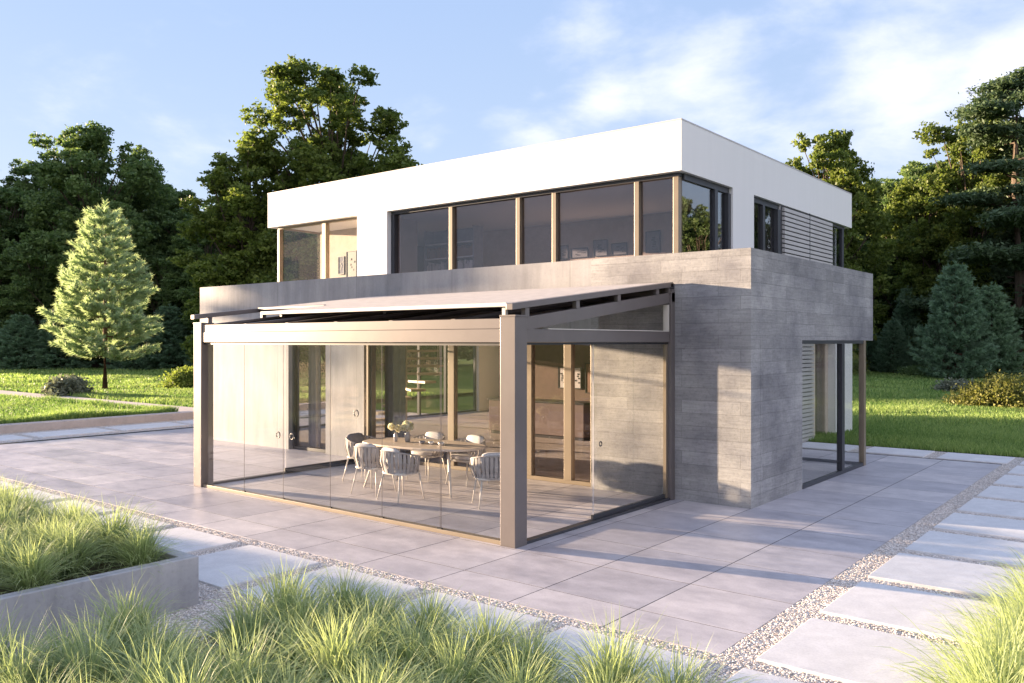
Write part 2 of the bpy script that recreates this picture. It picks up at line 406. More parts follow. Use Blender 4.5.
SL = []     # slab footprints, used to keep pebbles off them
def slab_mesh(w, d):
    b = MB(); b.box(-w/2, w/2, -d/2, d/2, -.01, .042); o = b.build('stepping_slab', M_slab, bevel=.006); return o
def slab_row(w, d, centers, label, group, z=0.0):
    o0 = slab_mesh(w, d)
    for i, (x, y) in enumerate(centers):
        o = o0 if i == 0 else o0.copy()
        if i: C.objects.link(o)
        o.location = (x, y, z+random.uniform(-.004, .004)); o.rotation_euler = (0, 0, random.uniform(-.003, .003))
        tag(o, label, 'paving slab', group); SL.append((x-w/2, x+w/2, y-d/2, y+d/2))
slab_row(1.42, 1.21, [(-1.84, 6.785+1.445*k) for k in range(-2, 10)], 'pale rectangular stepping slab set in gravel right of the patio', 'stepping slabs in the column right of the patio')
slab_row(1.28, 1.2, [(-3.46-1.525*k, 5.30) for k in range(0, 13)], 'pale stepping slab in the gravel between the patio and the ornamental grasses', 'stepping slabs in the row before the patio')
slab_row(1.27, 1.12, [(-3.4-1.53*k, 19.74) for k in range(0, 4)], 'pale stepping slab between the back edge of the patio and the lawn', 'stepping slabs behind the patio')
slab_row(1.25, 1.9, [(-23.1, 5.9+2.15*k) for k in range(0, 7)], 'pale slab at the foot of the low garden wall left of the patio', 'slabs along the low garden wall')

def pebbles():
    base = np.array([(1, 0, 0), (0, 1, 0), (-1, 0, 0), (0, -1, 0), (.5, .5, .62), (-.5, .5, .62), (-.5, -.5, .62), (.5, -.5, .62)], float)
    base[4:, :2] *= .8
    faces = np.array([(0, 1, 5, 4), (1, 2, 6, 5), (2, 3, 7, 6), (3, 0, 4, 7), (4, 5, 6, 7)])
    P = []
    def fill(x0, x1, y0, y1, dens):
        n = int((x1-x0)*(y1-y0)*dens); xy = rng.uniform((x0, y0), (x1, y1), (n, 2)); P.append(xy)
    fill(-2.82, -1.0, 3.6, 9, 4200); fill(-2.82, -1.0, 9, 14, 2000); fill(-2.82, -1, 14, 19.2, 800)
    fill(-9.5, -2.8, 4.35, 6.11, 3600); fill(-16, -9.5, 4.35, 6.11, 1400); fill(-7.1, -5.5, 1, 4.4, 3000); fill(-8.5, -2.8, 19.2, 20.4, 350); fill(-1.1, -.9, 3.6, 9, 1200)
    P_ = np.concatenate(P); keep = np.ones(len(P_), bool)
    for (a, b_, c, d) in SL: keep &= ~((P_[:, 0] > a-.008) & (P_[:, 0] < b_+.008) & (P_[:, 1] > c-.008) & (P_[:, 1] < d+.008))
    P_ = P_[keep]; n = len(P_)
    s = rng.uniform(.005, .0125, n); th = rng.uniform(0, 2*PI, n); asp = rng.uniform(.6, 1, n)
    V = np.repeat(base[None], n, 0)*s[:, None, None]; V[:, :, 1] *= asp[:, None]
    c, s_ = np.cos(th)[:, None], np.sin(th)[:, None]
    x = V[:, :, 0]*c-V[:, :, 1]*s_; y = V[:, :, 0]*s_+V[:, :, 1]*c
    V[:, :, 0] = x+P_[:, None, 0]; V[:, :, 1] = y+P_[:, None, 1]; V[:, :, 2] = V[:, :, 2]*.8+rng.uniform(-.002, .004, n)[:, None]+.016
    F = faces[None]+np.arange(n)[:, None, None]*8
    me = npmesh('loose_gravel', V.reshape(-1, 3), F.reshape(-1, 4), [M_peb], np.repeat(rng.random(n), 8))
    tag(link('loose_gravel', me), 'beige and white pebbles filling the strips between the slabs', 'gravel', kind='stuff')
pebbles()

# lawns, beds
def lawn():
    V = []; F = []
    def patch(x0, x1, y0, y1, z, st):
        xs = np.arange(x0, x1+1e-6, st); ys = np.arange(y0, y1+1e-6, st); b = len(V)
        for y in ys:
            for x in xs:
                e = min(1, (x-x0)/2, (x1-x)/2, (y-y0)/2, (y1-y)/2) if True else 1
                V.append((x, y, z+max(0, e)*(.05*math.sin(x*.35)*math.cos(y*.28)+.03*math.sin(x*.9+y*.7))))
        nx = len(xs)
        for j in range(len(ys)-1):
            for i in range(nx-1):
                a = b+j*nx+i; F.append((a, a+1, a+nx+1, a+nx))
    patch(-90, -24.9, 2, 14.3, .17, 1.02); patch(-100, -24.9, 15.9, 95, .17, 1.5); patch(-24.9+.0, 40, 20.55, 100, .02, 1.5)
    me = npmesh('lawn', np.array(V), np.array(F), [M_lawn], smooth=True); tag(link('lawn', me), 'sunlit lawn stretching from the patio to the forest', 'lawn', kind='structure')
lawn()
tag(MB().box(-95, -24.86, 14.34, 15.86, -.01, .185).build('garden_path', M_kerb), 'pale straight path crossing the left lawn', 'path', kind='structure')
tag(MB().box(-24.86, -24.4, 2, 20.52, -.01, .235).build('garden_wall', M_kerb, bevel=.012), 'low pinkish stone kerb wall between the patio and the left lawn', 'wall')

def blades(P, H, W, z0, lean=.5, seg=2, tone=None):
    """upright grass blades (two segment strips)"""
    n = len(P); th = rng.uniform(0, 2*PI, n); d = np.stack([np.cos(th), np.sin(th)], 1)
    la = rng.uniform(.1, lean, n)*H; ph = rng.uniform(0, 2*PI, n); w = np.stack([np.cos(ph), np.sin(ph)], 1)*(W*.5)[:, None]
    V = np.zeros((n, 5, 3)); V[:, 0, :2] = P-w; V[:, 1, :2] = P+w; mid = P+d*(la*.35)[:, None]
    V[:, 2, :2] = mid-w*.8; V[:, 3, :2] = mid+w*.8; V[:, 4, :2] = P+d*la[:, None]
    V[:, 2:4, 2] = (H*.6)[:, None]; V[:, 4, 2] = H; V[:, :, 2] += z0
    b = np.arange(n)[:, None]*5
    return V.reshape(-1, 3), b+np.array([[0, 1, 3, 2]]), b+np.array([[2, 3, 4]])
def lawn_grass():
    Vs = []; Q = []; T = []; A = []; off = 0
    def fill(x0, x1, y0, y1, n, h, w, z, lo=0, hi=1):
        nonlocal off
        P = rng.uniform((x0, y0), (x1, y1), (n, 2))
        dd = -.6235*P[:, 0]+.7818*P[:, 1]; ll = .7818*P[:, 0]+.6235*P[:, 1]; px = 512+844*ll/np.maximum(dd, 1)
        P = P[(px > -150) & (px < 1180) & (dd > 3)]
        cl = np.sin(P[:, 0]*.8+np.sin(P[:, 1]*.55)*2)*np.cos(P[:, 1]*.7+np.sin(P[:, 0]*.4)*2)
        n2 = len(P); H = rng.uniform(.5, 1.15, n2)*h*(1+.45*np.clip(cl, -.4, 1)); W = np.full(n2, w)*rng.uniform(.7, 1.3, n2)
        v, q, t = blades(P, H, W, z, .7); Vs.append(v); Q.append(q+off); T.append(t+off); off += len(v)
        A.append(np.repeat(np.clip(rng.normal(.45+.22*cl, .22, n2), 0, 1), 5))
    fill(-12, -1, 20.5, 26, 42000, .10, .018, .02)
    fill(-20, 3, 26, 38, 60000, .12, .03, .02)
    fill(-34, 6, 38, 70, 60000, .16, .06, .02)
    fill(-34, -24.9, 5, 14.3, 30000, .14, .022, .16)
    fill(-46, -34, 5, 14.3, 22000, .16, .035, .16)
    fill(-36, -24.9, 15.9, 26, 34000, .14, .026, .16)
    fill(-52, -36, 15.9, 32, 36000, .17, .045, .16)
    fill(-75, -45, 14, 50, 36000, .2, .08, .16)
    # rough fringe along the kerb and the path
    fill(-25.3, -24.9, 4, 14.2, 9000, .24, .02, .16); fill(-25.4, -24.9, 16.0, 20.4, 5000, .30, .02, .16); fill(-34, -25, 13.8, 14.34, 6000, .24, .022, .16)
    me = npmesh('lawn_grass', np.concatenate(Vs), [np.concatenate(Q), np.concatenate(T)], [M_lawn_b], np.concatenate(A))
    tag(link('lawn_grass', me), 'short green and yellow grass covering the lawns', 'grass', kind='stuff')
lawn_grass()

# ---------------------------------------------------------------- foliage builders
def leafquads(P, size, flat=.0, elong=1.5, droop=0.):
    n = len(P); s = size*rng.uniform(.6, 1.3, n)
    a = rng.normal(size=(n, 3)); a[:, 2] *= (1-flat); a[:, 2] -= droop; a /= np.linalg.norm(a, axis=1)[:, None]
    b = rng.normal(size=(n, 3)); b[:, 2] *= (1-flat); b -= (b*a).sum(1)[:, None]*a; b /= np.linalg.norm(b, axis=1)[:, None]+1e-9
    u = a*(s*elong*.5)[:, None]; v = b*(s*.5)[:, None]
    V = np.stack([P-u, P+v*.9, P+u, P-v*.9], 1)
    return V.reshape(-1, 3), (np.arange(n)[:, None]*4+np.arange(4)[None])
def tree_mesh_parts(H, Wd, seed, nleaf, leaf=.24, crown0=.12, lobes=26, shape='round', matl=None, holes=.55):
    """returns (trunk MB, crown mesh): trunk with limbs reaching each leaf clump"""
    r = random.Random(seed); g_ = np.random.default_rng(seed)
    tr = MB(); path = []; n = 9; bx, by = 0, 0
    for i in range(n):
        t = i/(n-1); path.append((bx, by, t*H*.86)); bx += r.uniform(-.12, .12)*H*.05; by += r.uniform(-.12, .12)*H*.05
    tr.tube(path, [max(.03, .021*H*(1-.85*(i/(n-1))**.8)) for i in range(n)], 8)
    cl = []
    lobes = int(lobes*1.5)
    for k in range(lobes):
        t = crown0+(1-crown0)*((k+.5)/lobes)**.9
        if shape == 'round': wr = max(.25, 1-((t-.45)/.62)**2)**.5*(1 if t > .3 else .72+t)
        else: wr = 1.05-t*.8
        for q in range(4 if t < .85 else 3):
            th = r.uniform(0, 2*PI); rr = Wd*.5*wr*r.uniform(.12, 1.0)**.7
            z = min(t*H+r.uniform(-.06, .06)*H, H*.97)
            cl.append((rr*math.cos(th), rr*math.sin(th), z, r.uniform(.05, .125)*Wd*(1 if t < .8 else .75)))
    cl.append((0, 0, H*.955, .1*Wd))
    for (x, y, z, s) in cl:
        if r.random() < .6:
            t0 = max(.1, z/H-r.uniform(.12, .25)); i = min(n-1, int(t0/.86*(n-1))); p0 = Vector(path[i])
            p1 = Vector((x, y, z)); mid = (p0+p1)/2+Vector((r.uniform(-.3, .3), r.uniform(-.3, .3), -.04*H))
            tr.tube([p0, mid, p1], [.0065*H*(1.2-t0), .004*H, .02], 5, cap=False)
    tot = sum(c[3]**2 for c in cl); P = []; tn = []
    for (x, y, z, s) in cl:
        # each lobe is itself made of small twig clusters, so the edge is ragged
        m = max(8, int(34*s*s)); cc = g_.normal(size=(m, 3)); cc /= np.linalg.norm(cc, axis=1)[:, None]
        cc *= (g_.uniform(.35, 1.12, m)**.6)[:, None]*s; cc[:, 2] *= .8; cc += (x, y, z)
        nn = max(30, int(nleaf*s*s/tot)); idx = g_.integers(0, m, nn)
        tw = .27*s**.5
        P.append(cc[idx]+g_.normal(size=(nn, 3))*np.array((tw, tw, tw*.55))*.62)
        ct = g_.normal(.45, .18, m); tn.append(ct[idx]+g_.normal(0, .14, nn))
    P = np.concatenate(P); tn = np.clip(np.concatenate(tn), 0, 1)
    V, F = leafquads(P, leaf, .25, 1.5)
    return tr, npmesh('crown', V, F, [matl or M_leaf], np.repeat(tn, 4))
def make_tree(name, H, Wd, seed, nleaf, matl, label, group, **k):
    root = empty(name, label=label, cat='tree', group=group)
    tr, me = tree_mesh_parts(H, Wd, seed, nleaf, matl=matl, **k)
    tr.build('trunk', M_bark, root, smooth=True); link('crown', me, root)
    return root
def conifer_mesh(H, Wd, seed, nmat, crown0=.13, tiers=30, per=9, nd=44, nlen=.30, nw=.035, up=.25, barkm=None):
    r = random.Random(seed); g_ = np.random.default_rng(seed)
    tr = MB(); tr.tube([(0, 0, -.05), (.02, 0, H*.3), (-.02, .02, H*.65), (0, 0, H*.97)], [.017*H, .013*H, .007*H, .012], 8)
    C0 = []; D = []; L_ = []
    for k in range(tiers):
        t = crown0+(1-crown0)*(k/tiers)**.95; z0 = t*H
        rad = Wd*.5*((1-t)/(1-crown0))**.72*(1 if t > crown0+.08 else .8)
        for q in range(per):
            th = 2*PI*(q/per)+r.uniform(-.35, .35)+k*1.3; ln = rad*r.uniform(.72, 1.12)+.12; d = Vector((math.cos(th), math.sin(th), 0))
            rise = ln*r.uniform(-.05, .22); pts = []
            for s in range(6):
                u = s/5; pts.append(Vector((0, 0, z0))+d*ln*u+Vector((0, 0, rise*u-.10*ln*math.sin(PI*u)+.10*ln*u*u)))
            tr.tube([pts[0], pts[2], pts[5]], [.0035*H*(1.1-t)+.006, .0022*H*(1.1-t)+.004, .004], 4, cap=False)
            m = max(3, int(ln/.14))
            for s in range(m):
                u = .25+.75*(s+r.random())/m; i = min(4, int(u*5)); f = u*5-i; p = pts[i].lerp(pts[i+1], f)
                side = Vector((-d.y, d.x, 0))*r.uniform(-1, 1)*.20*ln*(1.15-u)
                C0.append(p+side+Vector((0, 0, r.uniform(-.03, .08)))); dd = (d*r.uniform(.4, 1)+side.normalized()*r.uniform(0, .7)+Vector((0, 0, up+r.uniform(-.15, .3)))).normalized(); D.append(dd); L_.append(1)
    C0.append(Vector((0, 0, H*.98))); D.append(Vector((0, 0, 1)))
    C0 = np.array(C0); D = np.array(D); m = len(C0)
    # needle tuft: needles leave a short twig like a bottle brush
    idx = np.repeat(np.arange(m), nd); n = len(idx); u = g_.random(n)
    base = C0[idx]+D[idx]*(u*nlen*1.1)[:, None]
    rd = g_.normal(size=(n, 3)); rd /= np.linalg.norm(rd, axis=1)[:, None]
    nd_ = D[idx]*.9+rd*.75; nd_ /= np.linalg.norm(nd_, axis=1)[:, None]
    ln = nlen*g_.uniform(.35, .75, n); w = np.cross(nd_, g_.normal(size=(n, 3))); w /= np.linalg.norm(w, axis=1)[:, None]+1e-9
    tip = base+nd_*ln[:, None]
    V = np.stack([base-w*nw*.5, base+w*nw*.5, tip], 1).reshape(-1, 3); F = np.arange(n*3).reshape(-1, 3)
    tn = np.clip(g_.normal(.45, .2, m)[idx]*.6+u*.35+g_.normal(0, .08, n)+.05, 0, 1)
    return tr, npmesh('crown', V, F, [nmat], np.repeat(tn, 3))
def make_conifer(name, H, Wd, seed, nmat, label, group=None, bark=None, **k):
    root = empty(name, label=label, cat='tree', group=group); tr, me = conifer_mesh(H, Wd, seed, nmat, **k)
    tr.build('trunk', bark or M_bark2, root, smooth=True); link('crown', me, root); return root
def bush_mesh(W, D, H, seed, nleaf, leaf, matl, elong=1.8):
    g_ = np.random.default_rng(seed); m = 70; c = g_.normal(size=(m, 3)); c[:, 2] = abs(c[:, 2]); c /= np.linalg.norm(c, axis=1)[:, None]
    c *= g_.uniform(.45, 1, m)[:, None]**.5; c *= (W*.45, D*.45, H*.85); idx = g_.integers(0, m, nleaf)
    P = c[idx]+g_.normal(size=(nleaf, 3))*np.array((.085*W, .085*D, .085*H))
    P[:, 2] = np.abs(P[:, 2])+.02
    V, F = leafquads(P, leaf, 0, elong, -.4); tn = np.clip(g_.normal(.5, .2, m)[idx]+g_.normal(0, .12, nleaf), 0, 1)
    return npmesh('foliage', V, F, [matl], np.repeat(tn, 4))
def make_bush(name, loc, W, D, H, seed, nleaf, leaf, matl, label, group=None, elong=1.8):
    root = empty(name, loc, label=label, cat='shrub', group=group); link('foliage', bush_mesh(W, D, H, seed, nleaf, leaf, matl, elong), root)
    st = MB(); r = random.Random(seed)
    for k in range(9):
        th = r.uniform(0, 2*PI); st.tube([(0, 0, -.03), (math.cos(th)*W*.15, math.sin(th)*D*.15, H*.35), (math.cos(th)*W*.32, math.sin(th)*D*.32, H*.7)], [.02, .013, .006], 5)
    st.build('stem', M_bark, root); return root

# ---------------------------------------------------------------- forest
FG = 'broadleaf trees of the forest edge'
LAB = 'tall dark broadleaf tree in the forest edge behind the lawn'
T1 = make_tree('forest_tree', 20, 13, 11, 120000, M_leaf, LAB, FG, leaf=.195, crown0=.07)
T2 = make_tree('forest_tree', 20, 11, 23, 110000, M_leaf, LAB, FG, leaf=.195, crown0=.06, lobes=24)
T3 = make_tree('forest_tree', 20, 14, 37, 120000, M_leaf, LAB, FG, leaf=.20, crown0=.05, lobes=28)
protos = [T1, T2, T3]; used = [0, 0, 0]
def place_tree(k, px, d, top, wf=1.0, rz=None, label=None, group=None):
    h = 2.45+(342-top)*d/844; x, y = at(px, d); s = h/20
    t = protos[k]; rz = random.uniform(0, 6.28) if rz is None else rz
    if not used[k]: used[k] = 1; o = t; o.location = (x, y, 0); o.rotation_euler = (0, 0, rz)
    else: o = dup(t, (x, y, 0), rz)
    o.scale = (s*wf, s*wf, s)
    if label: o['label'] = label
    if label and 'group' in o: del o['group']
    if not label: o['label'] = LAB; o['group'] = FG
    return o
place_tree(0, 95, 72, 134, 1.0, 1.0, label='highest tree of the left forest, its crown right above the pale conifer')
# broad forest line on the left
for (k, px, d, top, wf) in ((1, 8, 74, 190, 1.2), (2, -60, 78, 160, 1.1), (0, -140, 76, 150, 1.1), (1, 160, 78, 185, 1.0), (2, 190, 74, 212, 1.1),
        (1, 50, 80, 165, 1.1), (0, 140, 84, 190, 1.2), (2, 25, 86, 195, 1.2), (1, -30, 88, 180, 1.2), (2, -110, 90, 160, 1.2), (1, -200, 84, 160, 1.2),
        (0, 225, 84, 215, 1.2), (1, 210, 70, 232, 1.2), (2, 110, 70, 260, 1.3), (1, 40, 70, 250, 1.3), (0, -20, 71, 240, 1.3), (0, 170, 70, 260, 1.3),
        (0, 430, 80, 240, 1.2), (1, 500, 82, 235, 1.2), (2, 570, 82, 230, 1.2), (0, 640, 84, 220, 1.2), (1, 710, 84, 225, 1.2), (2, 760, 80, 215, 1.2), (0, 250, 90, 200, 1.3), (1, 300, 84, 200, 1.2), (2, 370, 86, 190, 1.2),
        (1, 800, 82, 200, 1.2), (2, 868, 80, 185, 1.1), (0, 895, 76, 182, 1.1), (1, 925, 80, 165, 1.1), (2, 850, 74, 240, 1.2), (0, 900, 72, 260, 1.3), (2, 950, 73, 235, 1.2),
        (0, 1000, 78, 150, 1.1), (1, 1060, 76, 120, 1.1), (2, 1120, 74, 110, 1.1), (0, 1190, 72, 120, 1.1), (1, 1010, 72, 240, 1.2), (0, 1080, 70, 220, 1.2), (2, 880, 90, 195, 1.3), (1, 960, 92, 170, 1.3), (0, 1040, 90, 150, 1.3),
        (2, 810, 72, 265, 1.2), (1, 1150, 64, 200, 1.2)):
    place_tree(k, px, d, top, wf)
for (k, px, top) in ((0, -260, 170), (1, -330, 190), (2, -400, 200)): place_tree(k, px, 105, top, 1.3)
# the sunny tree behind the left end of the house
big = make_tree('maple_tree', 21.7, 12.5, 5, 140000, M_leaf_y, 'tall yellow green tree rising behind the left end of the white upper storey', None, leaf=.185, crown0=.10, lobes=30)
big.location = (*at(330, 60), 0)
small = make_tree('maple_tree', 15.5, 9, 8, 80000, M_leaf_y, 'shorter yellow green tree just left of the house roof beside the tallest tree', None, leaf=.18, crown0=.05)
small.location = (*at(252, 58), 0)
s2 = dup(small, (*at(398, 64), 0), 2.1, (1.0, 1.0, 1.03), label='yellow green crown just showing above the white roof right of the tallest tree')
s3 = dup(small, (*at(828, 62), 0), 4.0, (.85, .85, 1.15), label='tree with a light rounded top right above the far end of the white storey')
s4 = dup(big, (*at(972, 66), 0), 1.0, (.85, .85, .90), label='yellow green tree behind the dark layered pine on the right')
s5 = dup(small, (*at(925, 68), 0), 0.3, (.9, .9, 1.0), label='small sunlit tree between the roof end and the dark layered pine')

um = make_tree('added_shade_tree', 8.0, 2.5, 77, 9000, M_leaf_y, 'small high crowned tree added out of view left of the lawn to shade the parapet', None, leaf=.16, crown0=.80, lobes=10)
um.location = (-50, 3.5, .15)  # added unseen; high crown shaped to shade the left part of the concrete parapet
for (k, px, d, top, wf) in ((0, 1290, 66, 150, 1.0), (1, 1420, 60, 140, .9), (2, 1540, 50, 115, .8), (0, 1780, 42, 70, .8), (1, 1650, 40, 125, .9)): place_tree(k, px, d, top, wf)
# layered dark pine at the right edge
def layered_pine():
    g_ = np.random.default_rng(3); r = random.Random(3); H = 19.5
    root = empty('layered_pine', (*at(1016, 60), 0), label='dark layered pine with long level boughs at the right edge of the photo', cat='tree')
    tr = MB(); tr.tube([(0, 0, 0), (.2, .1, 6), (-.1, .2, 12), (.1, 0, H*.93)], [.38, .3, .2, .04], 9); P = []; tn = []
    for k in range(46):
        t = .12+.86*k/46; z = t*H; th = r.uniform(0, 2*PI); ln = (1.08-t)**.6*7.2*r.uniform(.55, 1.0)
        d = Vector((math.cos(th), math.sin(th), 0)); s_ = Vector((-d.y, d.x, 0)); p1 = Vector((0, 0, z))+d*ln+Vector((0, 0, ln*.08))
        tr.tube([(0, 0, z-.2), tuple(Vector((0, 0, z))+d*ln*.5), tuple(p1)], [.09, .05, .02], 5, cap=False)
        m = int(16*ln/4)
        for q in range(m):
            u = r.uniform(.25, 1.05); c = Vector((0, 0, z))+d*ln*u+s_*r.uniform(-1, 1)*ln*.30*(1.1-abs(u-.6))+Vector((0, 0, ln*.08*u+r.uniform(-.1, .25)))
            nn = 200; pp = g_.normal(size=(nn, 3))*(.42, .42, .13)+np.array(c); P.append(pp); tn.append(np.clip(g_.normal(r.uniform(.3, .6), .15, nn), 0, 1))
    P = np.concatenate(P); tn = np.concatenate(tn); V, F = leafquads(P, .13, .3, 2.6)
    tr.build('trunk', M_bark, root, smooth=True); link('crown', npmesh('crown', V, F, [M_pine], np.repeat(tn, 4)), root); root.scale = (1.15, 1.15, 1.14)
layered_pine()

# single pale conifer on the left lawn
c1 = make_conifer('conifer', 8.5, 4.8, 41, M_needle, 'pale green conifer with bushy needles standing alone on the left lawn', tiers=16, per=7, nd=80, nlen=.42, nw=.038, crown0=.19)
c1.location = (*at(105, 39.3), .15)
c2 = make_conifer('conifer', 7.3, 4.6, 42, M_needle_b, 'blue green conifer, the taller left one of the touching pair on the right lawn', tiers=26, per=10, nd=40, nlen=.36, nw=.05, crown0=.03)
c2.location = (*at(955, 54), 0)
dup(c2, (*at(992, 55), 0), 2.0, (.85, .85, .83), label='blue green conifer, the lower right one of the touching pair on the right lawn')
dup(c2, (*at(893, 64), 0), 1.0, (.62, .62, .55), label='small conifer in deep shade just right of the glass corner of the house')
dup(c2, (*at(908, 66), 0), 3.0, (.7, .7, .9), label='narrow dim conifer in deep shade left of the blue green pair')
dup(c2, (*at(872, 66), 0), 4.0, (.55, .55, .42), label='lowest little conifer partly behind the glass corner post')
for i, (px, d, h) in enumerate(((20, 66, 4.5), (60, 67, 5), (135, 66, 4.6), (170, 67, 5.2), (-20, 66, 5), (215, 66, 5))):
    dup(c2, (*at(px, d), 0), i*1.1, (h/7.3*1.5, h/7.3*1.5, h/7.3), label='dim bushy conifer in the shade at the foot of the left forest', group='shaded undergrowth conifers')

# bushes
bx, by = at(1000, 31.5); make_bush('garden_bush', (bx, by, 0), 3.2, 2.6, 1.35, 51, 9000, .07, M_bush, 'large yellow green twiggy bush on the right lawn')
bx, by = at(1046, 33); make_bush('garden_bush', (bx, by, 0), 3.0, 2.4, 1.5, 52, 7000, .07, M_bush, 'yellow green bush cut by the right edge of the photo behind the large one')
bx, by = at(957, 41); make_bush('flowering_bush', (bx, by, 0), 2.0, 1.6, .7, 53, 3500, .09, M_bush_g, 'low pale grey bush on the right lawn beside the large bush')
bx, by = at(922, 58); make_bush('dark_bush', (bx, by, 0), 3.2, 2.4, .9, 54, 3500, .10, M_leaf, 'low dark bush in front of the forest left of the conifer pair')
bx, by = at(68, 35.8); make_bush('flowering_bush', (bx, by, .15), 2.0, 1.7, .95, 55, 4200, .10, M_bush_g, 'low grey green bush on the lawn beside the pale conifer trunk')
bx, by = at(186, 40); make_bush('garden_bush', (bx, by, .15), 2.2, 2.0, 1.25, 56, 5200, .08, M_leaf_y, 'round green bush just left of the veranda corner post')

# ---------------------------------------------------------------- ornamental grass clumps
def clump_mesh(seed, H, n=430, spread=1.0, w=.0075):
    g_ = np.random.default_rng(seed); S = 7
    th = g_.uniform(0, 2*PI, n); inc = np.abs(g_.normal(0, .58, n)).clip(0, 1.3)*spread; L = H*g_.uniform(.6, 1.2, n)
    curl = g_.uniform(.5, 2.0, n); base = g_.normal(0, .045, (n, 2)); d = np.stack([np.cos(th), np.sin(th)], 1); sd_ = np.stack([-np.sin(th), np.cos(th)], 1)
    tw = g_.uniform(-.6, .6, n); V = np.zeros((n, S*2-1, 3)); r = np.zeros(n); z = np.zeros(n); ww = w*g_.uniform(.6, 1.3, n)
    for s in range(S):
        u = s/(S-1); k = ww*(1-u**2.2)*.5
        c = base+d*r[:, None]
        if s < S-1:
            V[:, 2*s, :2] = c-sd_*k[:, None]; V[:, 2*s+1, :2] = c+sd_*k[:, None]; V[:, 2*s, 2] = z-k*tw; V[:, 2*s+1, 2] = z+k*tw
        else: V[:, 2*s, :2] = c; V[:, 2*s, 2] = z
        a = inc+curl*u*u*1.1; st = L/(S-1); r = r+np.sin(a)*st; z = z+np.cos(a)*st; z = np.maximum(z, .01)
    b = np.arange(n)[:, None]*(S*2-1)
    Q = np.concatenate([b+np.array([[2*s, 2*s+1, 2*s+3, 2*s+2]]) for s in range(S-2)]); T = b+np.array([[2*S-4, 2*S-3, 2*S-2]])
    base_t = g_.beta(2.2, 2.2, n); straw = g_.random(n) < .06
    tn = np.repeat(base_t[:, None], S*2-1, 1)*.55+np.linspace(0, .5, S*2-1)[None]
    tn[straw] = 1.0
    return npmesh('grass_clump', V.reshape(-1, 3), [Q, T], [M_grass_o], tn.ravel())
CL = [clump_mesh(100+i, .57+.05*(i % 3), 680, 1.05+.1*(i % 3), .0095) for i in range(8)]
def clump(x, y, z, s, label, group):
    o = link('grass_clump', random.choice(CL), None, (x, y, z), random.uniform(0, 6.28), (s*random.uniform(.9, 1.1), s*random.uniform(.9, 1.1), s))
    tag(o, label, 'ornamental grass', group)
def inframe(x, y, m=160):
    d = -.6235*x+.7818*y; l = .7818*x+.6235*y
    if d < 1.6: return False
    return -m < 512+844*l/d < 1024+m and 342+844*(2.45-.6)/d < 683+m
# planter
pl = empty('concrete_planter', (-7.2, 3, 0), label='raised grey concrete planter filled with arching grasses at the left', cat='planter')
pb = MB(); X0, X1, Y0, Y1 = -16.5+7.2, -7.15+7.2, -2-3, 4.31-3
pb.box(X1-.13, X1, Y0, Y1, -.02, .46); pb.box(X0, X1-.13, Y1-.13, Y1, -.02, .46); pb.box(X0, X0+.13, Y0, Y1-.13, -.02, .46); pb.box(X0+.13, X1-.13, Y0, Y0+.13, -.02, .46)
pb.build('wall', M_conc_pl, pl, bevel=.008)
MB().box(X0+.13, X1-.13, Y0+.13, Y1-.13, -.01, .37).build('soil', M_soil, pl)
yy = 0.2; row = 0
while yy < 4.15:
    xx = -7.5-(.22 if row % 2 else 0)
    while xx > -16.2:
        if inframe(xx, yy): clump(xx+random.uniform(-.08, .08), min(4.0, yy+random.uniform(-.08, .08)), .36, random.uniform(.75, .98), 'arching green ornamental grass clump growing in the raised concrete planter', 'grass clumps in the planter')
        xx -= .46
    yy += .46; row += 1
# foreground bed
sheet('planting_bed', M_soil, [(-6.35, -1.95, -2, 4.60)], .020, label='dark soil under the foreground grasses', cat='soil')
sheet('planting_bed', M_soil, [(-.98, 3.4, 2, 9.2)], .020, label='dark soil under the grasses right of the slabs', cat='soil')
yy = 1.2; row = 0
while yy < 4.75:
    xx = -6.2+(.22 if row % 2 else 0)
    while xx < -2.0:
        px = 512+844*(.7818*xx+.6235*yy)/max(.1, -.6235*xx+.7818*yy)
        ymax = 4.62 if xx > -5.75 else 3.5
        if inframe(xx, yy) and yy < ymax: clump(xx+random.uniform(-.09, .09), yy+random.uniform(-.09, .09), 0, random.uniform(.9, 1.14), 'pale green arching grass clump in the foreground bed before the slab row', 'grass clumps in the foreground bed')
        xx += .52
    yy += .48; row += 1
yy = 5.0
while yy < 9.1:
    xx = -.86
    while xx < 2.4:
        if inframe(xx, yy, 60): clump(xx+random.uniform(-.07, .07), yy+random.uniform(-.07, .07), 0, random.uniform(1.0, 1.25), 'pale green arching grass clump right of the stepping slabs at the photo edge', 'grass clumps right of the slabs')
        xx += .46
    yy += .46

# ---------------------------------------------------------------- house
H_ = empty('modern_house', (-12, 16, 0), label='two storey house with concrete base, setback white upper storey and long window bands', cat='house')
def hb(b, name, m_, par=None, **k):
    o = b.build(name, m_, None, **k); o.parent = par or H_; o.matrix_parent_inverse = Matrix.Translation(-H_.location) if True else o.matrix_parent_inverse
    return o
def sub(b, name, m_, parent, **k):          # child of a part whose own origin is the world origin
    o = b.build(name, m_, None, **k); o.parent = parent; return o
XL, XR, YF, YB = -19.42, -4.92, 11.73, 17.84
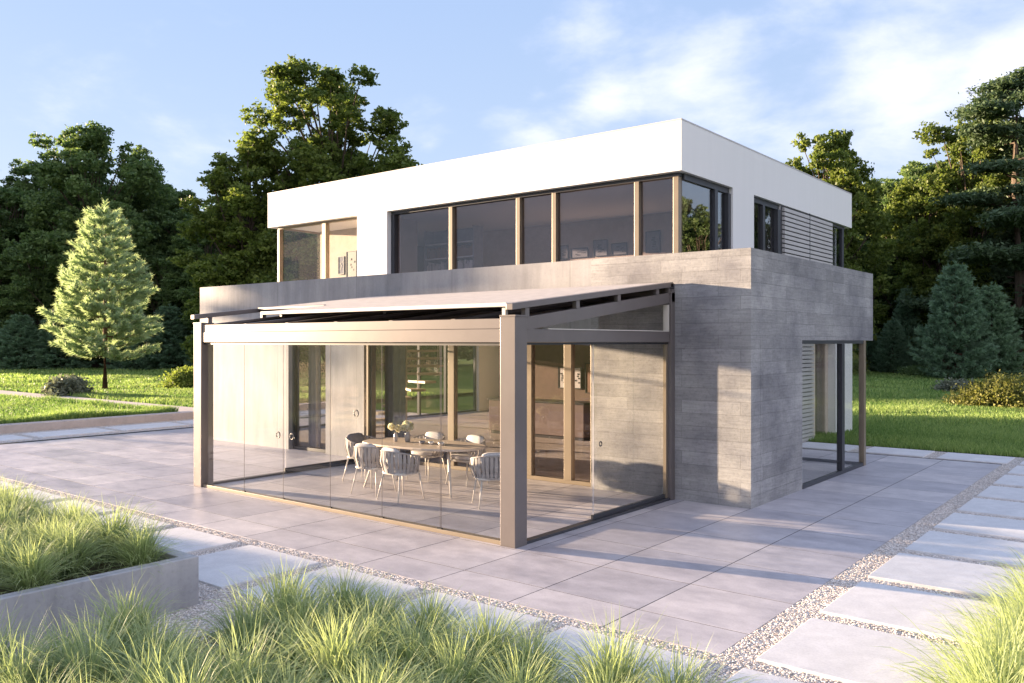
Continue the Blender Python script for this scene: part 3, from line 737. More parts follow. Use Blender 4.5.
# upper concrete band (solid parapets + slab)
b = MB(); b.box(XL, XR-.30, YF, YF+.22, 2.49, 3.81); hb(b, 'concrete_parapet', M_conc_band)
b = MB(); b.box(XR-.22, XR, YF-.003, YB, 2.47, 3.812); hb(b, 'concrete_parapet', M_board_side)
b = MB(); b.box(-7.0, XR-.22, YB-.22, YB-.002, 2.47, 3.81); hb(b, 'concrete_parapet', M_board)
b = MB(); b.box(XL+.01, XR-.22, YF+.22, YB-.22, 2.49, 3.02); hb(b, 'terrace_slab', M_conc)
# facing skin of the right-hand end of the front (board marked) and pillar
b = MB(); b.box(-7.68, XR+.0, YF-.003, YF+.35, 0, 2.47); b.box(-7.68+.0, XR-.22, YF-.003, YF+.1, 2.47, 3.812); hb(b, 'concrete_wall', M_board)
b = MB(); b.box(XR-.25, XR+.003, YF+.35, 13.82, 0, 2.47); hb(b, 'concrete_wall', M_board_side)
b = MB(); b.box(-7.6, XR-.25, 13.6, 13.82, 0, 2.47); hb(b, 'concrete_wall', M_board)
# left concrete walls of the ground floor front
b = MB(); b.box(XL, -15.8, YF, YF+.3, 0, 2.489); hb(b, 'concrete_wall', M_conc)
b = MB(); b.box(-14.5, -13.27, YF+.001, YF+.3, 0, 2.489); hb(b, 'concrete_wall', M_conc)
# floors, inner walls of the ground floor
b = MB(); b.box(XL+.02, -7.3, YF+.3, 23.6, .0, .028); hb(b, 'floor', M_kerb)
b = MB(); b.box(XL+.02, -7.11, 17.6, 23.7, 2.47, 3.03); b.box(XL, -7.1, 17.84, 23.75, 3.03, 3.06); hb(b, 'ceiling', M_ceil)
b = MB(); b.box(-17.0, -7.3, 22.2, 22.4, .03, 2.47); hb(b, 'inner_wall', M_in)
b = MB(); b.box(-7.75, -7.6, YF+.36, 16.9, .03, 2.47); hb(b, 'inner_wall', M_in)
b = MB(); b.box(-12.2, -12.08, 19.0, 22.2, .03, 2.47); hb(b, 'inner_wall', M_in)
b = MB(); b.box(-14.3, -11.2, 18.2, 18.3, .03, 2.47); hb(b, 'wall_panel', M_wall_r)
# ground floor right side: louvre wall, door, white pier
b = MB(); b.box(-7.42, -7.30, 13.9, 21.0, 0, 2.47); hb(b, 'wall', M_darkm)
b = MB()
for k in range(24): b.prism([(-7.30, 13.9, .05+k*.1), (-7.18, 13.9, .03+k*.1), (-7.18, 13.9, .106+k*.1), (-7.30, 13.9, .12+k*.1)], (0, 7.1, 0))
hb(b, 'louvre_wall', M_louv)
b = MB(); b.box(-7.4, -7.24, 21.0, 21.25, 0, 2.47); hb(b, 'door_frame', M_tread)
b = MB(); b.box(-7.38, -7.34, 21.25, 22.4, .03, 2.47); hb(b, 'window_pane', M_glass_dn)
b = MB(); b.box(-7.4, -7.1, 22.4, 23.8, 0, 2.47); hb(b, 'wall', M_white)
# left side wall of the ground floor: glazed with mullions
lw = MB()
for y in (12.1, 14.5, 17.0, 18.3, 19.45, 20.7, 22.2): lw.box(XL+.02, XL+.12, y-.04, y+.04, 0, 2.47)
lw.box(XL+.02, XL+.12, 12.1, 22.2, 0, .08); lw.box(XL+.02, XL+.12, 12.1, 22.2, 2.39, 2.47)
wf = hb(lw, 'window_frame', M_darkm); sub(MB().box(XL+.06, XL+.07, 12.1, 22.2, .08, 2.39), 'pane', M_glass, wf)
b = MB(); b.box(XL, XL+.25, 22.2, 23.7, 0, 2.47); hb(b, 'wall', M_white)
b = MB(); b.box(XL+.25, -17.0, 23.5, 23.7, 0, 2.47); b.box(-17.2, -17.0, 22.4, 23.5, .03, 2.47); hb(b, 'wall', M_white)

def win(name, frame_boxes, panes, fm, gm, glabel=None):
    b = MB()
    for q in frame_boxes: b.box(*q)
    f = hb(b, name, fm, bevel=.004)
    for q in panes: sub(MB().box(*q), 'pane', gm, f)
    return f
# ground floor front glazing (behind the veranda)
yg = YF+.12
def front_win(x0, x1, mulls, fm, z0=.02, z1=2.485, w=.05):
    fb = [(x0, x1, yg, yg+.09, z0, z0+.07), (x0, x1, yg, yg+.09, z1-.06, z1)]
    xs = [x0+w/2]+list(mulls)+[x1-w/2]
    for x in xs: fb.append((x-w/2 if x in (xs[0], xs[-1]) else x-w*.9, x+w/2 if x in (xs[0], xs[-1]) else x+w*.9, yg-.012, yg+.10, z0+.07, z1-.06))
    pn = [(xs[i]+w/2, xs[i+1]-w/2, yg+.04, yg+.052, z0+.07, z1-.06) for i in range(len(xs)-1)]
    return win('window', fb, pn, fm, M_glass_dn)
front_win(-15.8, -14.5, [], M_darkm, w=.04)
front_win(-13.27, -7.68, [-10.93, -9.08, -8.23], M_bronze, w=.085)

# upper storey
UY, UX0, UX1, UYB, Z0, ZF, ZT = 13.8, -19.5, -7.1, 23.75, 3.02, 5.54, 6.45
b = MB(); b.box(UX0, UX1, UY, UYB, ZF, ZT); hb(b, 'roof_fascia', M_white)
b = MB(); b.box(UX0-.004, UX1+.004, UY-.004, UYB+.004, ZT, ZT+.03); hb(b, 'roof_coping', M_louv)
b = MB(); b.box(-15.86, -14.8, UY, UY+.45, Z0, ZF); hb(b, 'wall', M_white)
b = MB(); b.box(UX1-.4, UX1, 16.02, 17.08, Z0, ZF); hb(b, 'wall', M_white)
b = MB(); b.box(UX1-.4, UX1-.05, 18.66, 22.1, Z0, ZF-.002); hb(b, 'wall', M_louv)
b = MB()
for k in range(24): b.prism([(UX1-.05, 18.78, 3.05+k*.103), (UX1+.02, 18.78, 3.035+k*.103), (UX1+.02, 18.78, 3.112+k*.103), (UX1-.05, 18.78, 3.125+k*.103)], (0, 3.32, 0))
hb(b, 'louvre_wall', M_louv)
b = MB(); b.box(UX1-.052, UX1-.045, 18.70, 22.1, Z0, ZF-.003); b.box(UX1+.0, UX1+.024, 20.4, 20.43, Z0, ZF-.003); hb(b, 'louvre_backing', M_darkm)
# main window band front
yw = UY+.16; fz0, fz1 = Z0, ZF-.001
fb = [(-14.8, UX1-.12, yw, yw+.12, fz0, fz0+.08), (-14.8, UX1-.12, yw-.02, yw+.12, fz1-.07, fz1), (-14.8, -14.69, yw-.03, yw+.12, fz0+.08, fz1-.07)]

xs = [-14.69, -12.87, -10.95, -10.02, -8.1, UX1-.2]
wmain = win('window', fb, [(xs[i]+.05, xs[i+1]-.05, yw+.05, yw+.062, fz0+.08, fz1-.07) for i in range(5)], M_darkm, M_glass_up)
for x in (-12.87, -10.95, -10.02, -8.1): sub(MB().box(x-.05, x+.05, yw-.03, yw+.12, fz0+.081, fz1-.071), 'mullion', M_bronze, wmain, bevel=.004)
sub(MB().box(UX1-.24, UX1-.13, yw-.02, yw+.11, fz0+.081, fz1-.071), 'mullion', M_bronze, wmain, bevel=.004)
# right side corner window
fx = UX1-.18
fb = [(fx, fx+.1, yw+.12, 16.02, fz1-.12, fz1), (fx, fx+.1, yw+.12, 16.02, fz0, fz0+.08), (fx, fx+.12, 15.33, 15.46, fz0+.08, fz1-.12), (fx, fx+.14, 15.90, 16.02, fz0+.08, fz1-.12)]
win('window', fb, [(fx+.05, fx+.062, yw+.1, 15.33, fz0+.08, fz1-.12), (fx+.05, fx+.062, 15.46, 15.90, fz0+.08, fz1-.12)], M_darkm, M_glass_side)
fb = [(fx, fx+.1, 17.08, 18.66, fz1-.12, fz1), (fx, fx+.1, 17.08, 18.66, fz0, fz0+.08), (fx, fx+.12, 17.08, 17.16, fz0+.08, fz1-.12), (fx, fx+.12, 17.72, 17.84, fz0+.08, fz1-.12), (fx, fx+.15, 18.5, 18.66, fz0+.08, fz1-.12)]
win('window', fb, [(fx+.05, fx+.062, 17.16, 17.72, fz0+.08, fz1-.12), (fx+.05, fx+.062, 17.84, 18.5, fz0+.08, fz1-.12)], M_darkm, M_glass_side)
fb = [(fx, fx+.1, 22.1, 23.4, fz1-.08, fz1), (fx, fx+.1, 22.1, 23.4, fz0, fz0+.08), (fx-.02, fx+.1, 23.2, 23.34, fz0+.08, fz1-.08)]
win('window', fb, [(fx+.05, fx+.062, 22.1, 23.2, fz0+.08, fz1-.08)], M_darkm, M_glass_side)
# left corner window
lx = UX0+.24
fb = [(lx, -15.86, yw, yw+.1, fz0, fz0+.08), (lx, -15.86, yw, yw+.1, fz1-.05, fz1), (lx, lx+.09, yw-.02, yw+.1, fz0+.08, fz1-.05), (-17.36, -17.22, yw-.03, yw+.1, fz0+.08, fz1-.05), (-15.92, -15.86, yw, yw+.1, fz0+.08, fz1-.05),
      (lx+.01, lx+.08, yw+.1, 16.5, fz0, fz0+.08), (lx+.01, lx+.08, yw+.1, 16.5, fz1-.05, fz1)]
win('window', fb, [(lx+.09, -17.36, yw+.05, yw+.062, fz0+.08, fz1-.05), (-17.22, -15.92, yw+.05, yw+.062, fz0+.08, fz1-.05), (lx+.04, lx+.052, yw+.1, 16.5, fz0+.08, fz1-.05)], M_bronze, M_glass)
# upper storey interior
b = MB(); b.box(UX0+.1, UX1-.3, UY+.3, UYB-.1, Z0, Z0+.03); hb(b, 'floor', M_dark_wall)
b = MB(); b.box(UX0+.35, -15.4, 15.3, 15.42, Z0+.03, ZF); b.box(-15.5, -15.4, 14.3, 15.3, Z0+.03, ZF); hb(b, 'inner_wall', M_in)
b = MB(); b.box(-15.4, UX1-.4, 20.4, 20.5, Z0+.03, ZF); b.box(UX0+.05, UX0+.15, 16.5, UYB, Z0, ZF); hb(b, 'inner_wall', M_dark_wall)
b = MB(); b.box(-15.8, -9.3, 18.1, 18.2, Z0+.03, ZF); hb(b, 'inner_wall', M_in)
b = MB(); b.box(UX0+.1, UX1-.4, UYB-.15, UYB-.02, Z0, ZF); hb(b, 'wall', M_white)

# glass corner screen under the concrete overhang
gs = empty('glass_screen', (-4.95, 15.5, 0), label='black framed glass screen with corner post under the concrete overhang', cat='screen')
def gp(b, n, m_, **k): o = b.build(n, m_, None, **k); o.parent = gs; o.matrix_parent_inverse = Matrix.Translation((4.95, -15.5, 0)); return o
gp(MB().box(-4.99, -4.91, 13.83, 17.16, .02, .085), 'sill_rail', M_darkm, bevel=.004); gp(MB().box(-4.99, -4.91, 13.83, 17.16, 2.41, 2.468), 'head_rail', M_darkm)
gp(MB().box(-5.0, -4.90, 15.83, 15.98, .086, 2.409), 'mullion', M_darkm, bevel=.004); gp(MB().box(-5.0, -4.90, 17.17, 17.30, .021, 2.468), 'corner_post', M_bronze, bevel=.004)
gp(MB().box(-7.1, -5.0, 17.2, 17.26, .021, .08), 'sill_rail', M_darkm); gp(MB().box(-4.956, -4.944, 13.84, 15.82, .086, 2.41), 'pane', M_glass); gp(MB().box(-4.956, -4.944, 15.99, 17.16, .086, 2.41), 'pane', M_glass)
gp(MB().box(-7.1, -5.0, 17.225, 17.235, .08, 2.467), 'pane', M_glass)

# ---------------------------------------------------------------- veranda
VX0, VX1, VY0, VY1 = -13.04, -6.14, 7.76, 11.725
V_ = empty('glass_veranda', (-9.6, 9.7, 0), label='bronze grey framed glass veranda with sloping roof and awning before the house', cat='veranda')
def vp(b, n, m_, parent=None, **k):
    o = b.build(n, m_, None, **k)
    if parent: o.parent = parent
    else: o.parent = V_; o.matrix_parent_inverse = Matrix.Translation((9.6, -9.7, 0))
    return o
for x0 in (VX0, VX1-.23):
    o = vp(MB().box(x0, x0+.23, VY0, VY0+.23, .02, 2.745), 'post', M_frame, bevel=.006)
    vp(MB().box(x0-.006, x0+.236, VY0-.006, VY0+.236, 2.745, 2.765), 'post_cap', M_frame, o)
for x0 in (VX0, VX1-.14): vp(MB().box(x0, x0+.14, VY1-.12, VY1, .02, 3.20), 'wall_post', M_frame, bevel=.004)
b = MB(); b.box(VX0+.23, VX1-.23, VY0+.015, VY0+.20, 2.44, 2.60); b.box(VX0+.23, VX1-.23, VY0+.022, VY0+.20, 2.604, 2.725); b.box(VX0+.23, VX1-.23, VY0+.05, VY0+.16, 2.60, 2.604); vp(b, 'front_beam', M_frame, bevel=.004)
vp(MB().box(VX0+.23, VX1-.23, VY0+.05, VY0+.17, 2.40, 2.438), 'door_track', M_black)
for x0 in (VX0+.03, VX1-.14):
    left = x0 < -10          # unseen left beam thinned and gable pane heightened to let sun reach the pillar
    vp(MB().box(x0, x0+.11, VY0+.23, VY1-.12, 2.44, 2.465 if left else 2.60), 'side_beam', M_frame, bevel=.004)
    if not left: vp(MB().box(x0+.02, x0+.09, VY0+.23, VY1-.12, 2.41, 2.438), 'door_track', M_black)
# slope: z = zr(y) for the rafters' top
zr = lambda y: 2.755+(y-8.1)*.126
def slope_bar(x0, x1, ya, yb, dz0, dz1, zf=zr):
    return MB().prism([(x0, ya, zf(ya)+dz0), (x0, yb, zf(yb)+dz0), (x0, yb, zf(yb)+dz1), (x0, ya, zf(ya)+dz1)], (x1-x0, 0, 0))
for i, x in enumerate((VX0+.03, -11.9, -10.8, -9.65, -8.5, -7.35, VX1-.14)):
    edge = i in (0, 6)
    if edge: vp(slope_bar(x, x+.11, VY0+.12, VY1-.004, -.16, .0), 'rafter', M_frame, bevel=.003)
    else: vp(slope_bar(x, x+.07, VY0+.2, VY1-.004, -.13, .0), 'rafter', M_frame)
for i in range(6):
    xs_ = (VX0+.03, -11.9, -10.8, -9.65, -8.5, -7.35, VX1-.14)
    vp(slope_bar(xs_[i]+(.11 if i == 0 else .07), xs_[i+1], VY0+.2, VY1-.01, -.05, -.035), 'roof_pane', M_glass_roof)
vp(MB().box(VX0, VX1, VY1-.10, VY1+.0, 3.06, 3.25), 'wall_plate', M_frame)
# gable glass
for x in (VX0+.08, VX1-.09):
    g0 = vp(MB().prism([(x, 8.42, 2.602 if x > -10 else 2.467), (x, 11.57, 2.602 if x > -10 else 2.467), (x, 11.57, 3.02), (x, 8.42, 2.64)], (.01, 0, 0)), 'gable_pane', M_glass)
vp(MB().box(VX1-.115, VX1-.02, 8.45, 11.575, 2.601, 2.612).box(VX1-.115, VX1-.02, 11.562, 11.575, 2.612, 3.01), 'gable_trim', M_whitem)
# awning above the roof
za = lambda y: 2.895+(y-7.7)*.118
for x0 in (VX0, VX1-.10):
    vp(slope_bar(x0, x0+.10, VY0-.05, VY1-.06, -.075, .0, za), 'awning_rail', M_frame, bevel=.004)
for x in (VX0+.02, VX1-.08):
    for y in (8.02, 9.10, 10.12, 11.22, 11.6): vp(MB().prism([(x, y-.04, zr(y)-.002), (x, y+.04, zr(y+.04)-.002), (x, y+.04, za(y+.04)-.07), (x, y-.04, za(y)-.07)], (.06, 0, 0)), 'bracket', M_frame)
vp(slope_bar(-11.1, VX1-.10, VY0, VY1-.14, -.012, .002, za), 'awning_fabric', M_awn)
vp(slope_bar(VX0+.10, -11.1, 9.0, VY1-.14, -.012, .002, za), 'awning_fabric', M_awn)
vp(MB().box(-11.1, VX1-.10, VY0-.04, VY0+.02, 2.86, 2.91), 'awning_front_bar', M_whitem, bevel=.008)
vp(MB().box(VX0+.10, -11.1, 8.95, 9.0, 3.01, 3.06), 'awning_front_bar', M_frame, bevel=.008)
vp(MB().box(VX0, VX1, VY1-.135, VY1-.01, 3.26, 3.345), 'awning_cassette', M_darkm, bevel=.01)
for x in (-10.8, -8.5): vp(slope_bar(x, x+.05, VY0+.1, VY1-.12, -.085, -.014, za), 'awning_arm', M_black)
vp(MB().box(VX1-.20, VX1-.15, VY0, VY0+.05, 2.765, 2.86), 'bracket', M_whitem)
# sliding glass panels, front
vp(MB().box(VX0+.23, VX1-.23, VY0+.03, VY0+.13, .02, .07), 'sill_rail', M_bronze, bevel=.004)
fs = [VX0+.23, -11.67, -10.66, -9.56, -8.48, -7.4, VX1-.23]
def lock(x, y, z, axis, par):
    lk = MB(); R_ = .045 if axis == 'y' else .03; n = 20
    ring = []
    for k in range(n+1):
        a = 2*PI*k/n
        ring.append((x+R_*math.cos(a), y, z+R_*math.sin(a)) if axis == 'y' else (x, y+R_*math.cos(a), z+R_*math.sin(a)))
    lk.tube(ring, .009, 6); o = lk.build('lock_ring', M_darkm, None, smooth=True); o.parent = par
for i in range(6):
    y = VY0+.065; p = vp(MB().box(fs[i]+.004, fs[i+1]-.001, y, y+.005, .07, 2.405), 'glass_panel', M_glass)
    ex = fs[i+1]-.01 if i < 5 else fs[i]+.01
    e = MB().box(ex-.0015, ex+.0015, y-.001, y+.006, .075, 2.402).build('edge_seal', M_frame, None); e.parent = p
    st = MB().box(fs[i+1]-.04, fs[i+1]+.04, y-.03, y+.0, .055, .085).build('roller', M_black, None); st.parent = p
    if i in (1, 2): lock(fs[i+1]-.12 if i == 1 else fs[i]+.22, y-.01, 1.03, 'y', p)
lock(-9.02, VY0+.07, 1.45, 'y', p)
# side panels; two are slid to the wall end
for x0 in (VX0+.03, VX1-.13):
    vp(MB().box(x0, x0+.11, VY0+.23, VY1-.12, .02, .055), 'sill_rail', M_darkm, bevel=.003)
    vp(MB().box(x0+.01, x0+.05, 9.55, VY1-.12, .055, .115), 'panel_shoe', M_darkm, bevel=.003)
    p = vp(MB().box(x0+.025, x0+.031, 9.58, 10.66, .115, 2.41), 'glass_panel', M_glass_dn if 0 else M_glass); lock(x0+.02, 9.78, 1.05, 'x', p) if x0 > -10 else None
    e = MB().box(x0+.024, x0+.036, 9.577, 9.580, .115, 2.41).build('edge_seal', M_cush, None); e.parent = p
    p = vp(MB().box(x0+.055, x0+.065, 10.58, 11.57, .06, 2.41), 'glass_panel', M_glass)
    vp(MB().box(x0+.02, x0+.07, 11.55, 11.60, .056, 2.41), 'end_profile', M_bronze)

# ---------------------------------------------------------------- dining set
TX, TY = -9.85, 9.98
tb = empty('dining_table', (TX, TY, .02), R(6), label='oval wooden dining table with slender splayed legs inside the veranda', cat='table')
b = MB(); pts = []
for k in range(48):
    a = 2*PI*k/48; ex = .55; pts.append((1.14*math.copysign(abs(math.cos(a))**.75, math.cos(a)), .56*math.copysign(abs(math.sin(a))**.75, math.sin(a)), .715))
b.prism(pts, (0, 0, .035)); b.build('table_top', M_tabtop, tb, bevel=.008)
for sx in (-1, 1):
    for sy in (-1, 1): MB().tube([(sx*.72, sy*.25, .715), (sx*.9, sy*.42, 0)], [.026, .016], 8).build('leg', M_whitem, tb, smooth=True)
MB().tube([(-.72, 0, .69), (.72, 0, .69)], .02, 6).build('stretcher', M_whitem, tb)
def make_chair(name, label):
    t = empty(name, (0, 0, 0), 0, label, 'chair', 'woven dining chairs around the oval table')
    # faces +Y; back towards -Y
    s = MB(); pts = []
    for k in range(28):
        a = 2*PI*k/28; pts.append((.26*math.copysign(abs(math.cos(a))**.6, math.cos(a)), .25*math.copysign(abs(math.sin(a))**.6, math.sin(a)), .40))
    s.prism(pts, (0, 0, .035)); s.build('seat', M_whitem, t, bevel=.01)
    s = MB(); s.prism([(p[0]*.94, p[1]*.94, .436) for p in pts], (0, 0, .065)); s.build('seat_cushion', M_cush, t, bevel=.025, seg=4, smooth=True)
    for sx in (-1, 1):
        MB().tube([(sx*.20, .19, .40), (sx*.25, .25, 0)], [.013, .009], 7).build('leg', M_whitem, t, smooth=True)
        MB().tube([(sx*.19, -.19, .40), (sx*.25, -.27, 0)], [.013, .009], 7).build('leg', M_whitem, t, smooth=True)
    arc = lambda f, rx, ry: (rx*math.sin(f), -ry*math.cos(f))
    A = [R(-118+236*k/30) for k in range(31)]
    top = [(*arc(f, .315, .30), .76-.10*abs(f/R(118))**2) for f in A]; bot = [(*arc(f, .275, .265), .43) for f in A]
    fr = MB(); fr.tube(top, .013, 7); fr.tube(bot, .011, 7); fr.tube([top[0], bot[0]], .011, 6); fr.tube([top[-1], bot[-1]], .011, 6); fr.build('back_frame', M_rope, t, smooth=True)
    st = MB(); n = 19
    for k in range(n):
        f0 = R(-112+224*(k+.12)/n); f1 = R(-112+224*(k+.80)/n); fl = (k % 2)*.010
        zt0 = .76-.10*abs(f0/R(118))**2; zt1 = .76-.10*abs(f1/R(118))**2
        a0 = arc(f0, .275+fl, .265+fl); a1 = arc(f1, .275+fl, .265+fl); b0 = arc(f0, .322, .307); b1 = arc(f1, .322, .307)
        m0 = arc(f0, .318+fl*2, .305+fl*2); m1 = arc(f1, .318+fl*2, .305+fl*2)
        q = len(st.v); zm = (zt0+.43)/2
        for (p, z) in ((a0, .425), (a1, .425), (m0, zm), (m1, zm), (b0, zt0), (b1, zt1)):
            st.v.append((p[0], p[1], z))
        for (p, z) in ((a0, .425), (a1, .425), (m0, zm), (m1, zm), (b0, zt0), (b1, zt1)):
            L_ = math.hypot(*p); st.v.append((p[0]*(1-.009/L_), p[1]*(1-.009/L_), z))
        for (i, j, k2, l) in ((0, 1, 3, 2), (2, 3, 5, 4), (6, 8, 9, 7), (8, 10, 11, 9), (0, 2, 8, 6), (2, 4, 10, 8), (1, 7, 9, 3), (3, 9, 11, 5)): st.f.append((q+i, q+j, q+k2, q+l))
    st.build('back_weave', M_rope, t)
    pc = MB(); n = 14; w_, h_ = .21, .15
    prof = []
    for (z, k) in ((-.15, .55), (-.13, .9), (-.06, 1.05), (.06, 1.05), (.13, .9), (.15, .55)): prof.append((k, z))
    for (k, z) in prof:
        for q in range(20):
            a = 2*PI*q/20; pc.v.append((w_*k*math.copysign(abs(math.cos(a))**.5, math.cos(a)), -.19+.055*k*math.sin(a)-(z)*.2, .66+z))
    for i in range(5):
        for q in range(20): q2 = (q+1) % 20; pc.f.append((i*20+q, i*20+q2, (i+1)*20+q2, (i+1)*20+q))
    pc.f.append(tuple(range(20))[::-1]); pc.f.append(tuple(100+q for q in range(20))); pc.build('back_cushion', M_cush, t, smooth=True)
    return t
ch = make_chair('woven_dining_chair', 'woven chair at the near long side of the oval table, second from the left end')
ch.location = (-10.22, 9.25, .02); ch.rotation_euler = (0, 0, R(10))
o = dup(ch, (-9.46, 9.12, .02), R(-4), label='woven chair at the middle of the oval table, nearest the front glass')
o = dup(ch, (-11.25, 9.95, .02), R(-82), label='woven chair with grey cushion at the left head of the oval table')
for c in o.children:
    if c.name.startswith('back_cushion'):
        c.data = c.data.copy(); c.data.materials[0] = M_cush2; c['label'] = 'dark grey back cushion'
o = dup(ch, (-8.05, 9.62, .02), R(52), label='woven chair at the right head of the oval table beside the corner post')
o = dup(ch, (-10.5, 10.75, .02), R(184), label='woven chair on the far side of the oval table, the left one of two')
o = dup(ch, (-9.6, 10.8, .02), R(176), label='woven chair on the far side of the oval table, the right one of two')
def vase(x, y, h, r, label, seed, fl):
    t = empty('flower_vase', (x, y, .77), 0, label, 'vase'); MB().lathe([(r*.75, 0), (r, h*.25), (r, h*.7), (r*.6, h*.9), (r*.7, h)], seg=20).build('vase', M_vglass, t, smooth=True)
    g_ = np.random.default_rng(seed); st = MB(); P = []
    for k in range(fl):
        a = 2*PI*k/fl+.5; rr = .04+.035*(k % 2); c = (rr*math.cos(a), rr*math.sin(a), h+.07+.03*(k % 3)); st.tube([(0, 0, h*.5), (c[0]*.6, c[1]*.6, h+.03), c], .003, 5)
        q = g_.normal(size=(260, 3)); q /= np.linalg.norm(q, axis=1)[:, None]; P.append(q*.058*g_.uniform(.6, 1, 260)[:, None]+c)
    st.build('stem', M_leaf_y, t); P = np.concatenate(P); V, F = leafquads(P, .026, 0, 1.3); link('flower', npmesh('flower', V, F, [M_petal], np.repeat(g_.random(len(P)), 4)), t)
vase(-10.36, 9.86, .15, .035, 'slim grey vase with one pale flower ball at the left of the table', 1, 2)
vase(-10.18, 9.96, .17, .05, 'wider grey vase with a white hydrangea bunch on the oval table', 2, 5)
for i, (x, y, r, l, m_) in enumerate(((-9.78, 9.9, .055, 'small dark round bowl on the table right of the vases', M_cush2), (-9.6, 9.93, .05, 'small white bowl in the middle of the oval table', M_ceramic), (-9.4, 9.95, .055, 'white bowl nearest the right end of the oval table', M_ceramic))):
    o = MB().lathe([(r*.45, 0), (r*.85, .02), (r, .05), (r*.93, .05), (r*.75, .022), (.004, .014)], seg=20).build('bowl', m_, None, smooth=True); o.location = (x, y, .771); tag(o, l, 'bowl')

# ---------------------------------------------------------------- things inside the house
def curtain(x0, x1, y, z0, z1, label):
    b = MB(); n = int((x1-x0)/.02); amp = .035
    for i in range(n+1):
        x = x0+(x1-x0)*i/n; yy_ = y+amp*math.sin(i*.75)+.012*math.sin(i*.31)
        b.v += [(x, yy_, z0), (x, yy_, z1), (x, yy_+.006, z0), (x, yy_+.006, z1)]
    for i in range(n): a = i*4; b.f += [(a, a+4, a+5, a+1), (a+2, a+3, a+7, a+6)]
    o = b.build('curtain', M_curt, None, smooth=True); tag(o, label, 'curtain'); return o
curtain(-13.2, -12.6, 12.25, .05, 2.44, 'grey curtain drawn behind the glass between the concrete pier and the stair')
curtain(-15.75, -15.3, 12.25, .05, 2.44, 'narrow grey curtain behind the small window between the concrete walls')
def stairs():
    cx, cy = -14.75, 14.3
    t = empty('spiral_stair', (cx, cy, .03), 0, 'spiral stair with pale wooden treads and white poles behind the glass', 'stair')
    MB().tube([(0, 0, 0), (0, 0, 2.44)], .09, 12).build('pole', M_whitem, t, smooth=True)
    for k in range(13):
        a0 = R(-160+k*21); z = .18*(k+1); pts = [(0.08*math.cos(a0), .08*math.sin(a0), z)]
        for q in range(4): a = a0+R(q*7.5); pts.append((.95*math.cos(a), .95*math.sin(a), z))
        MB().prism(pts, (0, 0, .055)).build('tread', M_tread, t)
        if k % 2 == 0: MB().tube([(.9*math.cos(a0+R(11)), .9*math.sin(a0+R(11)), z+.05), (.9*math.cos(a0+R(11)), .9*math.sin(a0+R(11)), min(2.4, z+.95))], .011, 6).build('baluster', M_whitem, t)
stairs()
sdb = empty('reflection_stand_in', (-12.9, 17.4, .03), 0, 'long dark counter added deep in the room for the dark reflection in the bronze framed doors', 'counter')  # added dark block in place of the dining set's reflection in the glass
MB().box(-1.5, 1.5, -.32, .32, .08, .88).build('cabinet', M_dark_wall, sdb, bevel=.008); MB().box(-1.53, 1.53, -.35, .35, .88, .92).build('worktop', M_black, sdb, bevel=.005); MB().box(-1.46, 1.46, -.27, .27, 0, .08).build('plinth', M_black, sdb)
def picture(x, y, z, w, h, label, axis='y', face=-1, inner=None):
    t = empty('framed_picture', (x, y, z), 0 if axis == 'y' else R(90), label, 'picture')
    f = MB(); e = .02
    f.box(-w/2, w/2, -.015, .015, 0, e); f.box(-w/2, w/2, -.015, .015, h-e, h); f.box(-w/2, -w/2+e, -.015, .015, e, h-e); f.box(w/2-e, w/2, -.015, .015, e, h-e); f.build('frame', M_black, t)
    MB().box(-w/2+e, w/2-e, -.004, .008, e, h-e).build('mount', inner or M_cush, t)
    r = random.Random(int(x*100)); b = MB()
    for k in range(5): xx_ = r.uniform(-w*.25, w*.2); zz = h*(.25+.1*k); b.box(xx_, xx_+w*r.uniform(.08, .25), -.009-.001*k, -.0045, zz, zz+h*.07)
    b.build('print', M_black, t)
picture(-12.80, 18.17, 1.22, .26, .56, 'framed print, left one of the row on the wooden wall behind the tall doors')
picture(-12.34, 18.17, 1.22, .28, .56, 'framed print, middle one of the row on the wooden wall behind the tall doors')
picture(-11.86, 18.17, 1.12, .42, .78, 'larger framed print at the right of the row on the wooden wall', inner=M_wood_in)
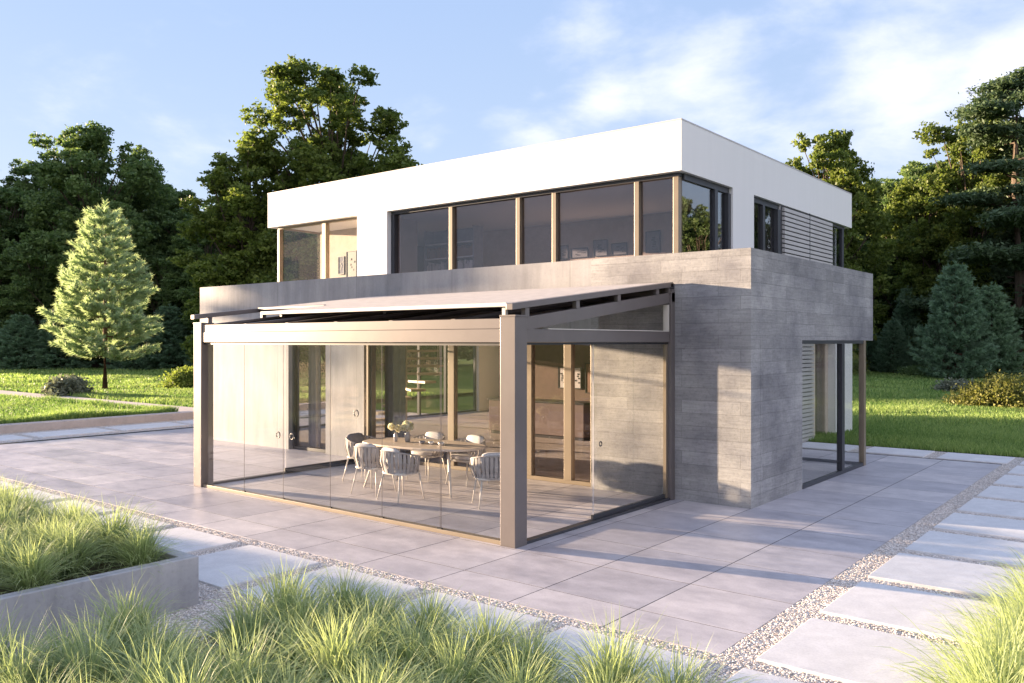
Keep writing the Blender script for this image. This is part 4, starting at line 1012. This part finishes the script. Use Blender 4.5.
for i, (x, w, h) in enumerate(((-12.75, .42, .36), (-12.2, .55, .26), (-11.55, .42, .42), (-11.0, .45, .30), (-10.05, .40, .52))):
    picture(x, 18.07, 4.60, w, h, ('leftmost small frame of the row hanging behind the upper window band', 'wide low frame second from the left behind the upper window band', 'tall middle frame of the row hanging behind the upper window band', 'low frame right of the tall middle one behind the upper window band', 'tallest frame at the right end of the row upstairs')[i], inner=M_cush2)
picture(-18.2, 15.27, 4.3, .26, .5, 'tall framed picture on the peach wall, left of two in the upper left room', inner=M_cush2); picture(-17.78, 15.27, 4.2, .42, .72, 'large black framed picture on the peach wall in the upper left room', inner=M_black)
def shelf(x, y, z, label):
    t = empty('bookshelf', (x, y, z), 0, label, 'bookshelf'); b = MB(); W_, Hh = 1.7, 2.25
    b.box(0, .03, 0, .35, 0, Hh); b.box(W_-.03, W_, 0, .35, 0, Hh); b.box(.8, .83, 0, .35, 0, Hh); b.box(.03, W_-.03, .33, .35, 0, Hh); b.build('case', M_cush2, t)
    for k in range(6): MB().box(.03, W_-.03, .01, .33, k*.37, k*.37+.03).build('shelf_board', M_cush, t)
    r = random.Random(4)
    for k in range(5):
        b = MB(); xx_ = .06+.0*k
        while xx_ < 1.6:
            w = r.uniform(.02, .05)
            if r.random() < .75 and not (.74 < xx_ < .84): b.box(xx_, xx_+w-.003, .05, .27, k*.37+.031, k*.37+.031+r.uniform(.18, .29))
            xx_ += w
        b.build('book_row', (M_cush, M_wood_in, M_curt)[k % 3], t)
shelf(-15.3, 15.55, Z0+.03, 'tall bookshelf behind the leftmost pane of the upper window band')
tvb = empty('wall_fireplace', (-13.05, 22.1, 1.0), 0, 'black box fireplace on the pale wall seen through the front glass', 'fireplace')
MB().box(-.45, .45, -.4, .09, 0, .55).build('body', M_black, tvb, bevel=.01); MB().box(-.38, .38, -.41, -.401, .08, .47).build('window', M_vglass, tvb); MB().tube([(0, -.15, .55), (0, -.15, 1.4)], .07, 12).build('flue', M_black, tvb, smooth=True)
